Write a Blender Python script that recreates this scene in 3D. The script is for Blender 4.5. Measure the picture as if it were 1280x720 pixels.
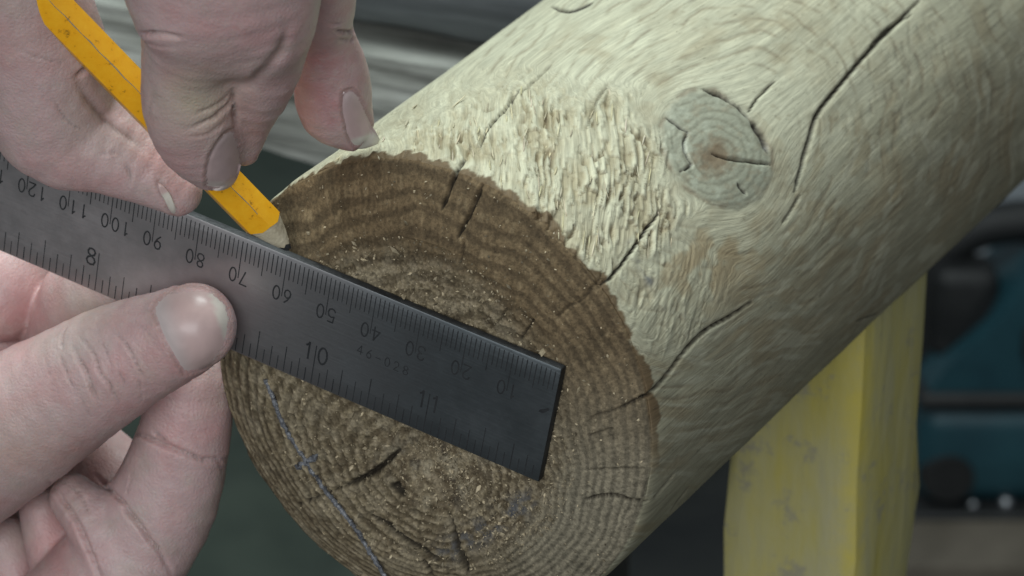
import bpy, math, random
import numpy as np
from mathutils import Vector, Matrix
from mathutils.bvhtree import BVHTree

random.seed(7)
RNG = np.random.default_rng(11)
for o in list(bpy.data.objects):
    bpy.data.objects.remove(o, do_unlink=True)
scene = bpy.context.scene
C = scene.collection

# ------------------------------------------------------------------ camera
# All lengths below are millimetres measured from the centre of the sawn log end;
# x right, y along the log (away), z up.  Wd() turns them into metres, floor at z = 0.
H0 = 0.80
FPX = 4000.0                                   # focal length in pixels of a 1280-wide picture
WR = np.array([[0.889747558506158, 0.18878952580316719, -0.41558127613835893],
               [0.4564529352844296, -0.36800074371355074, 0.8100778792770129],
               [0.0, -0.9104581086315016, -0.41360129645245186]])
CAM = np.array([269.749, -484.339, 276.834])
def Wd(P):
    P = np.asarray(P, float) * 0.001
    return P + np.array([0, 0, H0])
cam = bpy.data.cameras.new('camera'); camo = bpy.data.objects.new('camera', cam); C.objects.link(camo)
Rm = Matrix([[WR[r, 0], -WR[r, 1], -WR[r, 2]] for r in range(3)]).to_4x4()
camo.matrix_world = Matrix.Translation(Vector(Wd(CAM))) @ Rm
cam.sensor_width = 36.0; cam.lens = FPX / 1280 * 36.0
cam.clip_start = 0.02; cam.clip_end = 60
cam.dof.use_dof = True; cam.dof.focus_distance = 0.607; cam.dof.aperture_fstop = 31
scene.camera = camo

# ------------------------------------------------------------------ light
world = bpy.data.worlds.new('World'); scene.world = world; world.use_nodes = True
bg = world.node_tree.nodes['Background']
bg.inputs[0].default_value = (0.50, 0.56, 0.60, 1); bg.inputs[1].default_value = 0.32
def area(name, pos, target, size, power, col):
    l = bpy.data.lights.new(name, 'AREA'); l.shape = 'RECTANGLE'; l.size, l.size_y = size
    l.energy = power; l.color = col
    o = bpy.data.objects.new(name, l); C.objects.link(o)
    p = Vector(Wd(pos)); o.location = p
    o.rotation_euler = (Vector(Wd(target)) - p).to_track_quat('-Z', 'Y').to_euler()
    return o
area('ceiling_lamp', (-260, 260, 1200), (20, 40, 0), (1.2, 0.4), 21, (0.90, 1.0, 0.97))
area('workshop_lamp', (480, -1500, 620), (0, 0, -20), (1.4, 1.0), 20, (0.96, 0.99, 1.0))
scene.view_settings.view_transform = 'Standard'; scene.view_settings.look = 'None'
scene.view_settings.exposure = 0.0; scene.view_settings.gamma = 1.0
scene.render.engine = 'CYCLES'

# ------------------------------------------------------------------ geometry helpers
def ray(px, py):
    d = np.stack([(np.asarray(px, float) - 640) / FPX, (np.asarray(py, float) - 360) / FPX,
                  np.ones_like(np.asarray(px, float))], -1)
    return d @ WR.T
def on_plane(px, py, y=0.0):
    d = ray(px, py); return CAM + d * ((y - CAM[1]) / d[..., 1])[..., None]
def proj(P):
    c = (P - CAM) @ WR
    return 640 + FPX * c[..., 0] / c[..., 2], 360 + FPX * c[..., 1] / c[..., 2], c[..., 2]

def _h(ix, iy, iz, seed):
    n = (ix.astype(np.int64) * 374761393 + iy.astype(np.int64) * 668265263 + iz.astype(np.int64) * 2147483647 + seed * 1274126177)
    n = (n ^ (n >> 13)) * 1274126177
    n = n & 0xffffffff
    n = (n ^ (n >> 16)) * 2246822519 & 0xffffffff
    return ((n ^ (n >> 13)) & 0xffff) / 65535.0
def _h2(ix, iy, seed):
    n = (ix * 374761393 + iy * 668265263 + seed * 1274126177); n = (n ^ (n >> 13)) * 1274126177 & 0xffffffff
    n = (n ^ (n >> 16)) * 2246822519 & 0xffffffff
    return ((n ^ (n >> 13)) & 0xffff) / 65535.0
def vnoise(x, y, z=None, seed=0):
    x = np.asarray(x, float); y = np.asarray(y, float)
    if z is None:
        x, y = np.broadcast_arrays(x, y); ix, iy = np.floor(x), np.floor(y); fx, fy = x - ix, y - iy
        fx, fy = [f * f * f * (f * (f * 6 - 15) + 10) for f in (fx, fy)]; ix = ix.astype(np.int64); iy = iy.astype(np.int64)
        h = lambda a, b: _h2(ix + a, iy + b, seed)
        p, q = h(0, 0), h(0, 1); p = p + (h(1, 0) - p) * fx; q = q + (h(1, 1) - q) * fx
        return (p + (q - p) * fy) * 2 - 1
    x, y, z = np.broadcast_arrays(x, y, np.asarray(z, float))
    ix, iy, iz = np.floor(x), np.floor(y), np.floor(z)
    fx, fy, fz = x - ix, y - iy, z - iz
    fx, fy, fz = [f * f * f * (f * (f * 6 - 15) + 10) for f in (fx, fy, fz)]
    r = 0
    for a in (0, 1):
        for b in (0, 1):
            for c in (0, 1):
                w = (fx if a else 1 - fx) * (fy if b else 1 - fy) * (fz if c else 1 - fz)
                r = r + w * _h(ix + a, iy + b, iz + c, seed)
    return r * 2 - 1
def fbm(x, y, z=None, seed=0, oct=4, gain=0.5):
    r = 0; a = 1.0; t = 0
    for k in range(oct):
        m = 2.0 ** k
        r = r + a * vnoise(np.asarray(x) * m, np.asarray(y) * m, None if z is None else np.asarray(z) * m, seed + k * 17)
        t += a; a *= gain
    return r / t
def sstep(a, b, x):
    t = np.clip((x - a) / (b - a), 0, 1); return t * t * (3 - 2 * t)
def poly_dist(px, py, pts):
    """distance to a polyline and the fraction of its length at the nearest point"""
    pts = np.asarray(pts, float)
    L = np.r_[0, np.cumsum(np.hypot(*np.diff(pts, axis=0).T))]
    best = np.full(np.shape(px), 1e9); fr = np.zeros(np.shape(px))
    for i in range(len(pts) - 1):
        a, b = pts[i], pts[i + 1]; ab = b - a; l2 = ab @ ab
        t = np.clip(((px - a[0]) * ab[0] + (py - a[1]) * ab[1]) / l2, 0, 1)
        d = np.hypot(px - a[0] - t * ab[0], py - a[1] - t * ab[1])
        m = d < best; best = np.where(m, d, best)
        fr = np.where(m, (L[i] + t * (L[i + 1] - L[i])) / L[-1], fr)
    return best, fr
def in_poly(px, py, pts):
    pts = np.asarray(pts, float); r = np.zeros(np.shape(px), bool)
    j = len(pts) - 1
    for i in range(len(pts)):
        xi, yi = pts[i]; xj, yj = pts[j]
        c = ((yi > py) != (yj > py)) & (px < (xj - xi) * (py - yi) / (yj - yi + 1e-12) + xi)
        r ^= c; j = i
    return r
def poly_mask(px, py, pts, soft):
    d, _ = poly_dist(px, py, list(pts) + [pts[0]])
    s = np.where(in_poly(px, py, pts), d, -d)
    return sstep(-soft, soft, s)
def catmull(pts, n):
    pts = np.asarray(pts, float); out = []
    P = np.vstack([2 * pts[0] - pts[1], pts, 2 * pts[-1] - pts[-2]])
    for i in range(1, len(P) - 2):
        for k in range(n):
            t = k / n
            out.append(0.5 * ((2 * P[i]) + (-P[i - 1] + P[i + 1]) * t + (2 * P[i - 1] - 5 * P[i] + 4 * P[i + 1] - P[i + 2]) * t * t
                              + (-P[i - 1] + 3 * P[i] - 3 * P[i + 1] + P[i + 2]) * t ** 3))
    out.append(pts[-1]); return np.array(out)

def make_mesh(name, V, F, mat, parent=None, col=None, smooth=True, raw=False, grain=None):
    """V in mm (unless raw), F an (n,3|4) index array"""
    me = bpy.data.meshes.new(name)
    V = np.ascontiguousarray(V if raw else Wd(V), dtype=np.float32); F = np.ascontiguousarray(F, dtype=np.int32)
    k = F.shape[1]
    me.vertices.add(len(V)); me.vertices.foreach_set('co', V.ravel())
    me.loops.add(F.size); me.loops.foreach_set('vertex_index', F.ravel())
    me.polygons.add(len(F)); me.polygons.foreach_set('loop_start', np.arange(0, F.size, k, dtype=np.int32))
    me.polygons.foreach_set('use_smooth', np.full(len(F), smooth, dtype=bool))
    me.update(calc_edges=True); me.validate()
    if col is not None:
        a = me.attributes.new('Col', 'FLOAT_COLOR', 'POINT')
        c = np.ones((len(V), 4), np.float32); c[:, :3] = col; a.data.foreach_set('color', c.ravel())
    if grain is not None:
        a = me.attributes.new('Grain', 'FLOAT_VECTOR', 'POINT'); a.data.foreach_set('vector', np.ascontiguousarray(grain, dtype=np.float32).ravel())
    me.materials.append(mat)
    o = bpy.data.objects.new(name, me); C.objects.link(o)
    if parent is not None: o.parent = parent
    return o
class MB:
    def __init__(s): s.V = []; s.F = []
    def add(s, V, F):
        n = len(s.V); s.V += [tuple(v) for v in V]; s.F += [tuple(i + n for i in f) for f in F]
    def box(s, c, size, ax=None, bev=0.0):
        ax = np.eye(3) if ax is None else np.asarray(ax)
        hx, hy, hz = np.asarray(size) / 2
        if bev <= 0:
            v = [np.asarray(c) + ax.T @ np.array([a * hx, b * hy, d * hz]) for a in (-1, 1) for b in (-1, 1) for d in (-1, 1)]
            s.add(v, [(0, 1, 3, 2), (4, 6, 7, 5), (0, 4, 5, 1), (2, 3, 7, 6), (0, 2, 6, 4), (1, 5, 7, 3)]); return
        # rounded rectangle in local x-z swept along y with chamfered ends
        def ring(y, ins):
            r = []
            for (sx, sz, a0) in ((1, 1, 0), (-1, 1, 90), (-1, -1, 180), (1, -1, 270)):
                for k in range(5):
                    a = math.radians(a0 + k * 22.5)
                    r.append(np.asarray(c) + ax.T @ np.array([sx * (hx - bev) + (bev - ins) * math.cos(a), y, sz * (hz - bev) + (bev - ins) * math.sin(a)]))
            return r
        q = bev * 0.3
        rings = [ring(-hy, bev * .9), ring(-hy + q * .5, bev * .45), ring(-hy + q * 2, 0), ring(hy - q * 2, 0), ring(hy - q * .5, bev * .45), ring(hy, bev * .9)]
        s.rings(rings)
    def rings(s, rings, cap=True):
        n = len(rings[0]); V = [p for r in rings for p in r]; F = []
        for i in range(len(rings) - 1):
            for k in range(n):
                a, b = i * n + k, i * n + (k + 1) % n
                F.append((a, b, b + n, a + n))
        if cap: F += [tuple(range(n - 1, -1, -1)), tuple(range((len(rings) - 1) * n, len(rings) * n))]
        s.add(V, F)
    def tube(s, pts, rad, n=12):
        pts = np.asarray(pts, float); rad = np.broadcast_to(rad, len(pts)); rings = []
        up = np.array([0.13, 0.21, 0.97])
        for i in range(len(pts)):
            t = pts[min(i + 1, len(pts) - 1)] - pts[max(i - 1, 0)]; t /= np.linalg.norm(t)
            a = np.cross(t, up); a /= np.linalg.norm(a); b = np.cross(t, a)
            rings.append([pts[i] + rad[i] * (math.cos(q) * a + math.sin(q) * b) for q in np.linspace(0, 2 * math.pi, n, endpoint=False)])
        s.rings(rings)
    def build(s, name, mat, parent=None, smooth=False, bevel=0.0):
        me = bpy.data.meshes.new(name); me.from_pydata([tuple(v) for v in Wd(np.array(s.V))], [], s.F)
        me.materials.append(mat)
        o = bpy.data.objects.new(name, me); C.objects.link(o)
        if parent is not None: o.parent = parent
        if smooth:
            me.polygons.foreach_set('use_smooth', [True] * len(me.polygons)); me.set_sharp_from_angle(angle=math.radians(40))
        if bevel:
            m = o.modifiers.new('bevel', 'BEVEL'); m.width = bevel * 0.001; m.segments = 2; m.limit_method = 'ANGLE'
        return o
def thing(name, label, cat, base, group=None):
    o = bpy.data.objects.new(name, None); C.objects.link(o); o.empty_display_size = 0.02
    o['label'] = label; o['category'] = cat
    if group: o['group'] = group
    o['base'] = [float(v) for v in base]
    return o
def settle(o):
    """move the Empty to the thing's base while its parts stay where they are"""
    b = Vector(Wd(np.array(o['base'][:]))); del o['base']
    o.location = b
    for ch in [c for c in bpy.data.objects if c.parent == o]:
        ch.matrix_parent_inverse = Matrix.Translation(-b)
def tag(o, label, cat, kind=None):
    o['label'] = label; o['category'] = cat
    if kind: o['kind'] = kind
    return o

# ------------------------------------------------------------------ materials
def nodes(name):
    m = bpy.data.materials.new(name); m.use_nodes = True; nt = m.node_tree
    return m, nt, nt.nodes['Principled BSDF']
def N(nt, t, **kw):
    n = nt.nodes.new(t)
    for k, v in kw.items():
        if k in n.inputs: n.inputs[k].default_value = v
        else: setattr(n, k, v)
    return n
def mat_noise(name, c1, c2, scale=20, rough=0.6, bump=0.1, bscale=200, metal=0.0, stretch=(1, 1, 1), c3=None, spec=0.5, bdist=0.001):
    m, nt, b = nodes(name); L = nt.links.new
    tc = N(nt, 'ShaderNodeTexCoord'); mp = N(nt, 'ShaderNodeMapping'); mp.inputs['Scale'].default_value = stretch
    L(tc.outputs['Object'], mp.inputs[0])
    n1 = N(nt, 'ShaderNodeTexNoise', Scale=scale, Detail=8.0, Roughness=0.65); L(mp.outputs[0], n1.inputs['Vector'])
    r = N(nt, 'ShaderNodeValToRGB'); L(n1.outputs[0], r.inputs[0])
    r.color_ramp.elements[0].color = (*c1, 1); r.color_ramp.elements[1].color = (*c2, 1)
    r.color_ramp.elements[0].position = 0.34; r.color_ramp.elements[1].position = 0.66
    if c3: e = r.color_ramp.elements.new(0.76); e.color = (*c3, 1)
    L(r.outputs[0], b.inputs['Base Color'])
    n2 = N(nt, 'ShaderNodeTexNoise', Scale=bscale, Detail=6.0); L(mp.outputs[0], n2.inputs['Vector'])
    bp = N(nt, 'ShaderNodeBump', Strength=bump, Distance=bdist); L(n2.outputs[0], bp.inputs['Height']); L(bp.outputs[0], b.inputs['Normal'])
    b.inputs['Roughness'].default_value = rough; b.inputs['Metallic'].default_value = metal; b.inputs['Specular IOR Level'].default_value = spec
    return m
def mat_wood(name, rough=0.7, spec=0.3, vary=0.35, bump=0.5, bscale=900):
    """wood whose base colour per vertex comes from the growth rings; fine grain on top"""
    m, nt, b = nodes(name); L = nt.links.new
    at = N(nt, 'ShaderNodeAttribute', attribute_name='Col')
    tc = N(nt, 'ShaderNodeTexCoord')
    mp = N(nt, 'ShaderNodeMapping'); mp.inputs['Scale'].default_value = (1, 0.3, 1); L(tc.outputs['Object'], mp.inputs[0])
    n1 = N(nt, 'ShaderNodeTexNoise', Scale=1500.0, Detail=5.0, Roughness=0.7); L(mp.outputs[0], n1.inputs['Vector'])
    mr = N(nt, 'ShaderNodeMapRange'); mr.inputs['From Min'].default_value = 0.3; mr.inputs['From Max'].default_value = 0.7
    mr.inputs['To Min'].default_value = 1 - vary; mr.inputs['To Max'].default_value = 1 + vary; L(n1.outputs[0], mr.inputs[0])
    mx = N(nt, 'ShaderNodeMix', data_type='RGBA', blend_type='MULTIPLY'); mx.inputs[0].default_value = 1
    L(at.outputs['Color'], mx.inputs[6]); L(mr.outputs[0], mx.inputs[7]); L(mx.outputs[2], b.inputs['Base Color'])
    n2 = N(nt, 'ShaderNodeTexNoise', Scale=bscale, Detail=6.0, Roughness=0.7); L(mp.outputs[0], n2.inputs['Vector'])
    bp = N(nt, 'ShaderNodeBump', Strength=bump, Distance=0.0004); L(n2.outputs[0], bp.inputs['Height']); L(bp.outputs[0], b.inputs['Normal'])
    n3 = N(nt, 'ShaderNodeTexNoise', Scale=60.0, Detail=4.0); L(tc.outputs['Object'], n3.inputs['Vector'])
    m3 = N(nt, 'ShaderNodeMapRange'); m3.inputs['To Min'].default_value = rough - .15; m3.inputs['To Max'].default_value = rough + .15; L(n3.outputs[0], m3.inputs[0])
    L(m3.outputs[0], b.inputs['Roughness']); b.inputs['Specular IOR Level'].default_value = spec
    return m
def mat_skin(name):
    m, nt, b = nodes(name); L = nt.links.new
    at = N(nt, 'ShaderNodeAttribute', attribute_name='Col'); tc = N(nt, 'ShaderNodeTexCoord')
    n1 = N(nt, 'ShaderNodeTexNoise', Scale=350.0, Detail=6.0, Roughness=0.65); L(tc.outputs['Object'], n1.inputs['Vector'])
    mr = N(nt, 'ShaderNodeMapRange'); mr.inputs['From Min'].default_value = 0.3; mr.inputs['From Max'].default_value = 0.7
    mr.inputs['To Min'].default_value = 0.93; mr.inputs['To Max'].default_value = 1.07; L(n1.outputs[0], mr.inputs[0])
    mx = N(nt, 'ShaderNodeMix', data_type='RGBA', blend_type='MULTIPLY'); mx.inputs[0].default_value = 1
    L(at.outputs['Color'], mx.inputs[6]); L(mr.outputs[0], mx.inputs[7]); L(mx.outputs[2], b.inputs['Base Color'])
    v = N(nt, 'ShaderNodeTexVoronoi', Scale=950.0, feature='DISTANCE_TO_EDGE'); L(tc.outputs['Object'], v.inputs['Vector'])
    n2 = N(nt, 'ShaderNodeTexNoise', Scale=1800.0, Detail=4.0); L(tc.outputs['Object'], n2.inputs['Vector'])
    ad = N(nt, 'ShaderNodeMath', operation='MULTIPLY_ADD'); ad.inputs[1].default_value = 0.8; L(v.outputs[0], ad.inputs[0]); L(n2.outputs[0], ad.inputs[2])
    bp = N(nt, 'ShaderNodeBump', Strength=0.6, Distance=0.00022); L(ad.outputs[0], bp.inputs['Height']); L(bp.outputs[0], b.inputs['Normal'])
    b.inputs['Subsurface Weight'].default_value = 0.30; b.inputs['Subsurface Radius'].default_value = (1.0, 0.4, 0.25); b.inputs['Subsurface Scale'].default_value = 0.0024
    b.inputs['Roughness'].default_value = 0.47; b.inputs['Specular IOR Level'].default_value = 0.5
    return m
def mat_plain_attr(name, rough, spec=0.5):
    m, nt, b = nodes(name); L = nt.links.new
    at = N(nt, 'ShaderNodeAttribute', attribute_name='Col'); L(at.outputs['Color'], b.inputs['Base Color'])
    tc = N(nt, 'ShaderNodeTexCoord'); n2 = N(nt, 'ShaderNodeTexNoise', Scale=600.0, Detail=4.0); L(tc.outputs['Object'], n2.inputs['Vector'])
    bp = N(nt, 'ShaderNodeBump', Strength=0.15, Distance=0.0002); L(n2.outputs[0], bp.inputs['Height']); L(bp.outputs[0], b.inputs['Normal'])
    b.inputs['Roughness'].default_value = rough; b.inputs['Specular IOR Level'].default_value = spec
    return m
def mat_grain(name, rough, spec, lines, bump):
    """peeled wood: fibre lines follow the grain coordinate stored on the log, which bends round the knot"""
    m, nt, b = nodes(name); L = nt.links.new
    at = N(nt, 'ShaderNodeAttribute', attribute_name='Col'); ga = N(nt, 'ShaderNodeAttribute', attribute_name='Grain'); tc = N(nt, 'ShaderNodeTexCoord')
    def layer(sx, sy, det):
        mp = N(nt, 'ShaderNodeMapping'); mp.inputs['Scale'].default_value = (sx, sy, 1); L(ga.outputs['Vector'], mp.inputs[0])
        n = N(nt, 'ShaderNodeTexNoise', Scale=1.0, Detail=det, Roughness=0.65); L(mp.outputs[0], n.inputs['Vector']); return n
    def rng(src, lo, hi, f0=0.3, f1=0.7):
        r = N(nt, 'ShaderNodeMapRange'); r.inputs['From Min'].default_value = f0; r.inputs['From Max'].default_value = f1
        r.inputs['To Min'].default_value = lo; r.inputs['To Max'].default_value = hi; L(src, r.inputs[0]); return r.outputs[0]
    def mul(a_, b_):
        x = N(nt, 'ShaderNodeMath', operation='MULTIPLY'); L(a_, x.inputs[0]); L(b_, x.inputs[1]); return x.outputs[0]
    n1 = layer(2.4, 0.085, 4.0); n2 = layer(0.8, 0.03, 4.0); n3 = layer(1.7, 0.45, 6.0)
    f = mul(mul(rng(n1.outputs[0], 1 - lines, 1 + lines), rng(n2.outputs[0], 1 - lines * .7, 1 + lines * .7)), rng(n3.outputs[0], 0.45, 1.0, 0.26, 0.36))
    mx = N(nt, 'ShaderNodeMix', data_type='RGBA', blend_type='MULTIPLY'); mx.inputs[0].default_value = 1
    L(at.outputs['Color'], mx.inputs[6]); L(f, mx.inputs[7]); L(mx.outputs[2], b.inputs['Base Color'])
    ad = N(nt, 'ShaderNodeMath', operation='ADD'); L(n1.outputs[0], ad.inputs[0]); L(rng(n3.outputs[0], 0, 1, 0.26, 0.40), ad.inputs[1])
    bp = N(nt, 'ShaderNodeBump', Strength=bump, Distance=0.0003); L(ad.outputs[0], bp.inputs['Height']); L(bp.outputs[0], b.inputs['Normal'])
    b.inputs['Roughness'].default_value = rough; b.inputs['Specular IOR Level'].default_value = spec
    return m
M_barrel = mat_grain('peeled_wood', 0.66, 0.32, 0.22, 0.6)
M_end = mat_wood('end_grain', 0.8, 0.25, 0.5, 0.6, 1500)
M_knot = mat_wood('knot_wood', 0.5, 0.45, 0.2, 0.35, 900)
M_fibre = mat_wood('torn_fibre', 0.6, 0.35, 0.15, 0.2, 1500)
M_skin = mat_skin('skin')
M_nail = mat_plain_attr('nail', 0.34, 0.5)

# ------------------------------------------------------------------ the ground
def build_floor():
    n = 60
    xs = np.linspace(-6000, 6000, n); ys = np.linspace(-4000, 9000, n)
    X, Y = np.meshgrid(xs, ys, indexing='ij')
    Z = -800 + 1.2 * fbm(X / 700, Y / 700, seed=3)
    V = np.stack([X, Y, Z], -1).reshape(-1, 3)
    I = np.arange(n * n).reshape(n, n)
    F = np.stack([I[:-1, :-1], I[1:, :-1], I[1:, 1:], I[:-1, 1:]], -1).reshape(-1, 4)
    m = mat_noise('dark_floor', (0.006, 0.008, 0.009), (0.022, 0.024, 0.022), 7, 0.75, 0.4, 60, bdist=0.004)
    o = make_mesh('floor', V, F, m); o['kind'] = 'structure'
build_floor()

# ------------------------------------------------------------------ the log
RB, TAP, LLEN = 48.97, 0.0232, 620.0
PITH = np.array([5.5, -17.0])
KC = (897, 186)                                     # knot centre in the photograph
KNOT = [(826, 158), (838, 128), (862, 112), (893, 112), (925, 133), (950, 160), (965, 188), (966, 222), (950, 248), (922, 262), (890, 256), (858, 236), (836, 208), (826, 182)]
TORN = [(360, 238), (410, 192), (475, 150), (560, 122), (640, 95), (720, 120), (790, 130), (822, 165), (835, 215), (845, 260), (828, 300), (790, 330), (770, 372), (745, 372), (700, 318), (645, 268), (560, 222), (470, 204), (420, 212)]
CRACKS = [  # polyline, half width px, depth mm
    ([(1150, 0), (1122, 28), (1085, 66), (1048, 110), (1023, 142), (1012, 175), (1002, 210), (994, 240)], 2.7, 2.4),
    ([(1140, 18), (1112, 34), (1088, 58)], 1.6, 1.2),
    ([(1001, 243), (990, 262), (978, 280)], 1.2, 0.8),
    ([(826, 262), (805, 292), (785, 320), (765, 345), (750, 357)], 2.0, 1.6),
    ([(940, 377), (912, 396), (884, 412), (858, 437), (832, 470), (805, 495), (765, 514)], 2.2, 1.8),
    ([(765, 514), (745, 520), (733, 528)], 1.0, 0.7),
    ([(582, 200), (572, 214), (562, 236), (552, 262)], 2.4, 1.6),
    ([(602, 232), (592, 258), (580, 282), (572, 297)], 2.2, 1.5),
    ([(580, 300), (577, 318), (574, 330)], 1.4, 0.9),
    ([(650, 110), (628, 140), (610, 160), (600, 186)], 1.7, 1.3),
    ([(690, 80), (668, 100), (650, 116)], 1.2, 0.9),
    ([(760, 105), (745, 130), (735, 160)], 1.1, 0.8),
    ([(733, 624), (752, 620), (772, 620), (790, 626), (808, 625)], 2.0, 1.4),
    ([(736, 587), (770, 586), (806, 585)], 0.9, 0.5),
    ([(735, 545), (752, 540), (768, 535)], 1.1, 0.7),
    ([(843, 592), (826, 612), (815, 622)], 1.1, 0.8),
    ([(862, 608), (838, 640)], 1.0, 0.6),
    ([(712, 380), (695, 398)], 1.3, 0.8), ([(748, 350), (728, 374), (712, 382)], 0.9, 0.5),
    ([(668, 398), (652, 422)], 1.5, 1.0), ([(634, 385), (620, 405)], 1.3, 0.8),
    ([(488, 572), (462, 592), (436, 606), (405, 618), (366, 634)], 1.6, 1.2),
    ([(500, 562), (470, 588), (432, 608)], 4.2, 1.6),
    ([(462, 642), (492, 664), (525, 686), (548, 700)], 4.0, 2.2),
    ([(490, 606), (505, 618)], 7.0, 2.0),
    ([(560, 640), (568, 668), (578, 705)], 3.0, 2.2), ([(575, 690), (584, 716)], 5.0, 2.4),
    ([(528, 700), (540, 720)], 3.0, 1.5),
    ([(880, 112), (905, 122), (928, 138), (940, 152)], 2.4, 1.6),
    ([(940, 152), (952, 170), (960, 190)], 4.5, 1.4),
    ([(936, 140), (948, 122), (968, 102)], 1.5, 1.0),
    ([(833, 147), (848, 158), (860, 165)], 1.6, 1.2),
    ([(860, 165), (855, 180), (860, 198), (864, 207), (850, 215)], 1.5, 1.1),
    ([(890, 192), (905, 197), (930, 202), (964, 206)], 1.5, 1.2),
    ([(922, 230), (932, 243)], 2.0, 1.0),
    
    ([(1098, 392), (1070, 402)], 1.0, 0.4), ([(690, 8), (712, 13), (740, 3)], 2.6, 1.0),
]
def build_log():
    lab = thing('log', 'peeled pale log with a knot and a sawn brown end, lying across the yellow stand', 'log', (0, 150, -52.0))
    # profile: radius and depth against arc position
    th_f = np.radians(np.linspace(-62, 152, 560)); th_b = np.radians(np.linspace(152, 298, 150))[1:-1]
    TH = np.r_[th_f, th_b]
    r_face = np.r_[np.linspace(0.25, 35.2, 118)]
    cr = np.linspace(35.5, 48.4, 44)
    ya = np.r_[np.linspace(0, 62, 210), np.linspace(62, 282, 400)[1:], np.linspace(282, LLEN, 50)[1:]]
    nf, nc = len(r_face), len(cr)
    R0 = np.r_[r_face, cr, np.full(len(ya), np.nan)]
    ct, st = np.cos(TH)[:, None], np.sin(TH)[:, None]
    # depth of the chamfer varies round the end
    cd = 5.2 + 1.3 * np.cos(TH - math.radians(185))[:, None] + 0.8 * fbm(TH * 2, TH * 0 + 3, seed=5, oct=3)[:, None]
    k = np.clip((R0[None, :] - 35.2) / (48.6 - 35.2), 0, 1)
    wob = 1.0 * fbm(np.cos(TH) * 1.7, np.sin(TH) * 1.7, seed=21, oct=3)[:, None]
    yy = cd * (0.25 * k + 0.75 * k ** 1.5)
    rr = np.broadcast_to(R0[None, :], yy.shape).copy()
    ydist = ya
    y0 = cd + 0.6
    Yb = y0 + (ydist[None, :] / LLEN) * (LLEN - y0)
    edge = 1 - np.exp(-ydist / 1.6)
    Rb = RB + TAP * Yb - 0.9 * (1 - edge)[None, :]
    Rb = Rb + 0.55 * fbm(np.cos(TH)[:, None] * 2.2, np.sin(TH)[:, None] * 2.2, Yb / 60, seed=9, oct=3)
    # the drawknife left shallow flats along the length
    Rb = Rb + 0.22 * fbm(TH[:, None] * 7, Yb / 130, seed=31, oct=2)
    rr[:, nf + nc:] = Rb; yy[:, nf + nc:] = Yb
    rr[:, nf:nf + nc] += (wob * k[:, nf:nf + nc]) * 0.35
    P = np.stack([rr * ct, yy, rr * st], -1)
    def normals(P):
        du = np.roll(P, -1, 0) - np.roll(P, 1, 0); dv = np.gradient(P, axis=1)
        n = np.cross(dv, du); n /= np.linalg.norm(n, axis=-1, keepdims=True) + 1e-9
        return n
    nb = normals(P)
    if (nb[50, nf + nc + 100] @ np.array([ct[50, 0], 0, st[50, 0]])) < 0: nb = -nb
    nb[:, :3] = (0, -1, 0)
    px, py, dz = proj(P)
    vd = CAM - P; vd /= np.linalg.norm(vd, axis=-1, keepdims=True)
    vis = sstep(0.02, 0.12, (nb * vd).sum(-1))
    isb = np.zeros(rr.shape, bool); isb[:, nf + nc:] = True
    isf = np.zeros(rr.shape, bool); isf[:, :nf] = True
    isc = ~isb & ~isf
    THg = np.broadcast_to(TH[:, None], rr.shape); arc = THg * 50.0
    disp = np.zeros(rr.shape)
    X, Z, Y = P[..., 0], P[..., 2], P[..., 1]
    # --- fields on the barrel
    kx, ky = px - KC[0], py - KC[1]
    a = math.radians(-38)                                            # log axis in the picture
    ku = kx * math.cos(a) + ky * math.sin(a); kv = -kx * math.sin(a) + ky * math.cos(a)
    kd = np.sqrt((ku * 0.80) ** 2 + (kv * 1.0) ** 2) + 1e-6
    knot = poly_mask(px, py, KNOT, 3.0) * vis * isb
    torn = poly_mask(px + 26 * fbm(px / 26, py / 26, seed=171), py + 26 * fbm(px / 26, py / 26, seed=172), TORN, 30) * vis * isb
    TORN2 = [(745, 372), (770, 372), (830, 300), (872, 300), (905, 350), (900, 400), (860, 440), (800, 450), (780, 420)]
    torn = np.maximum(torn, 0.32 * poly_mask(px + 16 * fbm(px / 24, py / 24, seed=173), py, TORN2, 24) * vis * isb)
    warp = 16 * fbm(px / 80, py / 80, seed=41, oct=2) + 1.6 * fbm(px / 14, py / 14, seed=42, oct=2)
    phi = (kd + warp) / 15.0
    lines = np.exp(-((phi - np.floor(phi) - 0.5) / 0.12) ** 2)
    broken = sstep(-0.30, 0.40, fbm(px / 26, py / 26, seed=43, oct=3))
    swirl = lines * broken * sstep(70, 110, kd) * (1 - sstep(290, 420, kd)) * isb * vis * (1 - torn)
    axial = fbm(arc / 0.9, Y / 16, seed=51, oct=4) * isb
    axial2 = fbm(arc / 0.45 + 3 * fbm(arc / 9, Y / 30, seed=58), Y / 7, seed=52, oct=3) * isb
    blot = fbm(arc / 13, Y / 24, seed=53, oct=4)
    blot2 = fbm(arc / 4, Y / 7, seed=54, oct=4)
    pits = sstep(0.36, 0.6, fbm(arc / 1.3, Y / 2.6, seed=55, oct=3)) * sstep(0.0, 0.3, fbm(arc / 10, Y / 12, seed=56, oct=2)) * isb * (1 - knot)
    disp += isb * (0.04 * axial + 0.035 * axial2 + 0.03 * blot2) * (1 - knot * .8) * (1 - 0.8 * torn)
    disp -= 0.10 * swirl + 0.05 * pits
    # cross chatter on the right of the long split
    chat = np.exp(-(((px - 1120) / 90) ** 2 + ((py - 100) / 90) ** 2)) * isb * vis
    c1 = (ku + 0.4 * kv + 7 * fbm(px / 30, py / 30, seed=61)) / 13.0
    chl = np.exp(-((c1 - np.floor(c1) - 0.5) / 0.2) ** 2) * sstep(-0.1, 0.3, fbm(px / 22, py / 22, seed=62)) * chat
    disp -= 0.16 * chl
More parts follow.
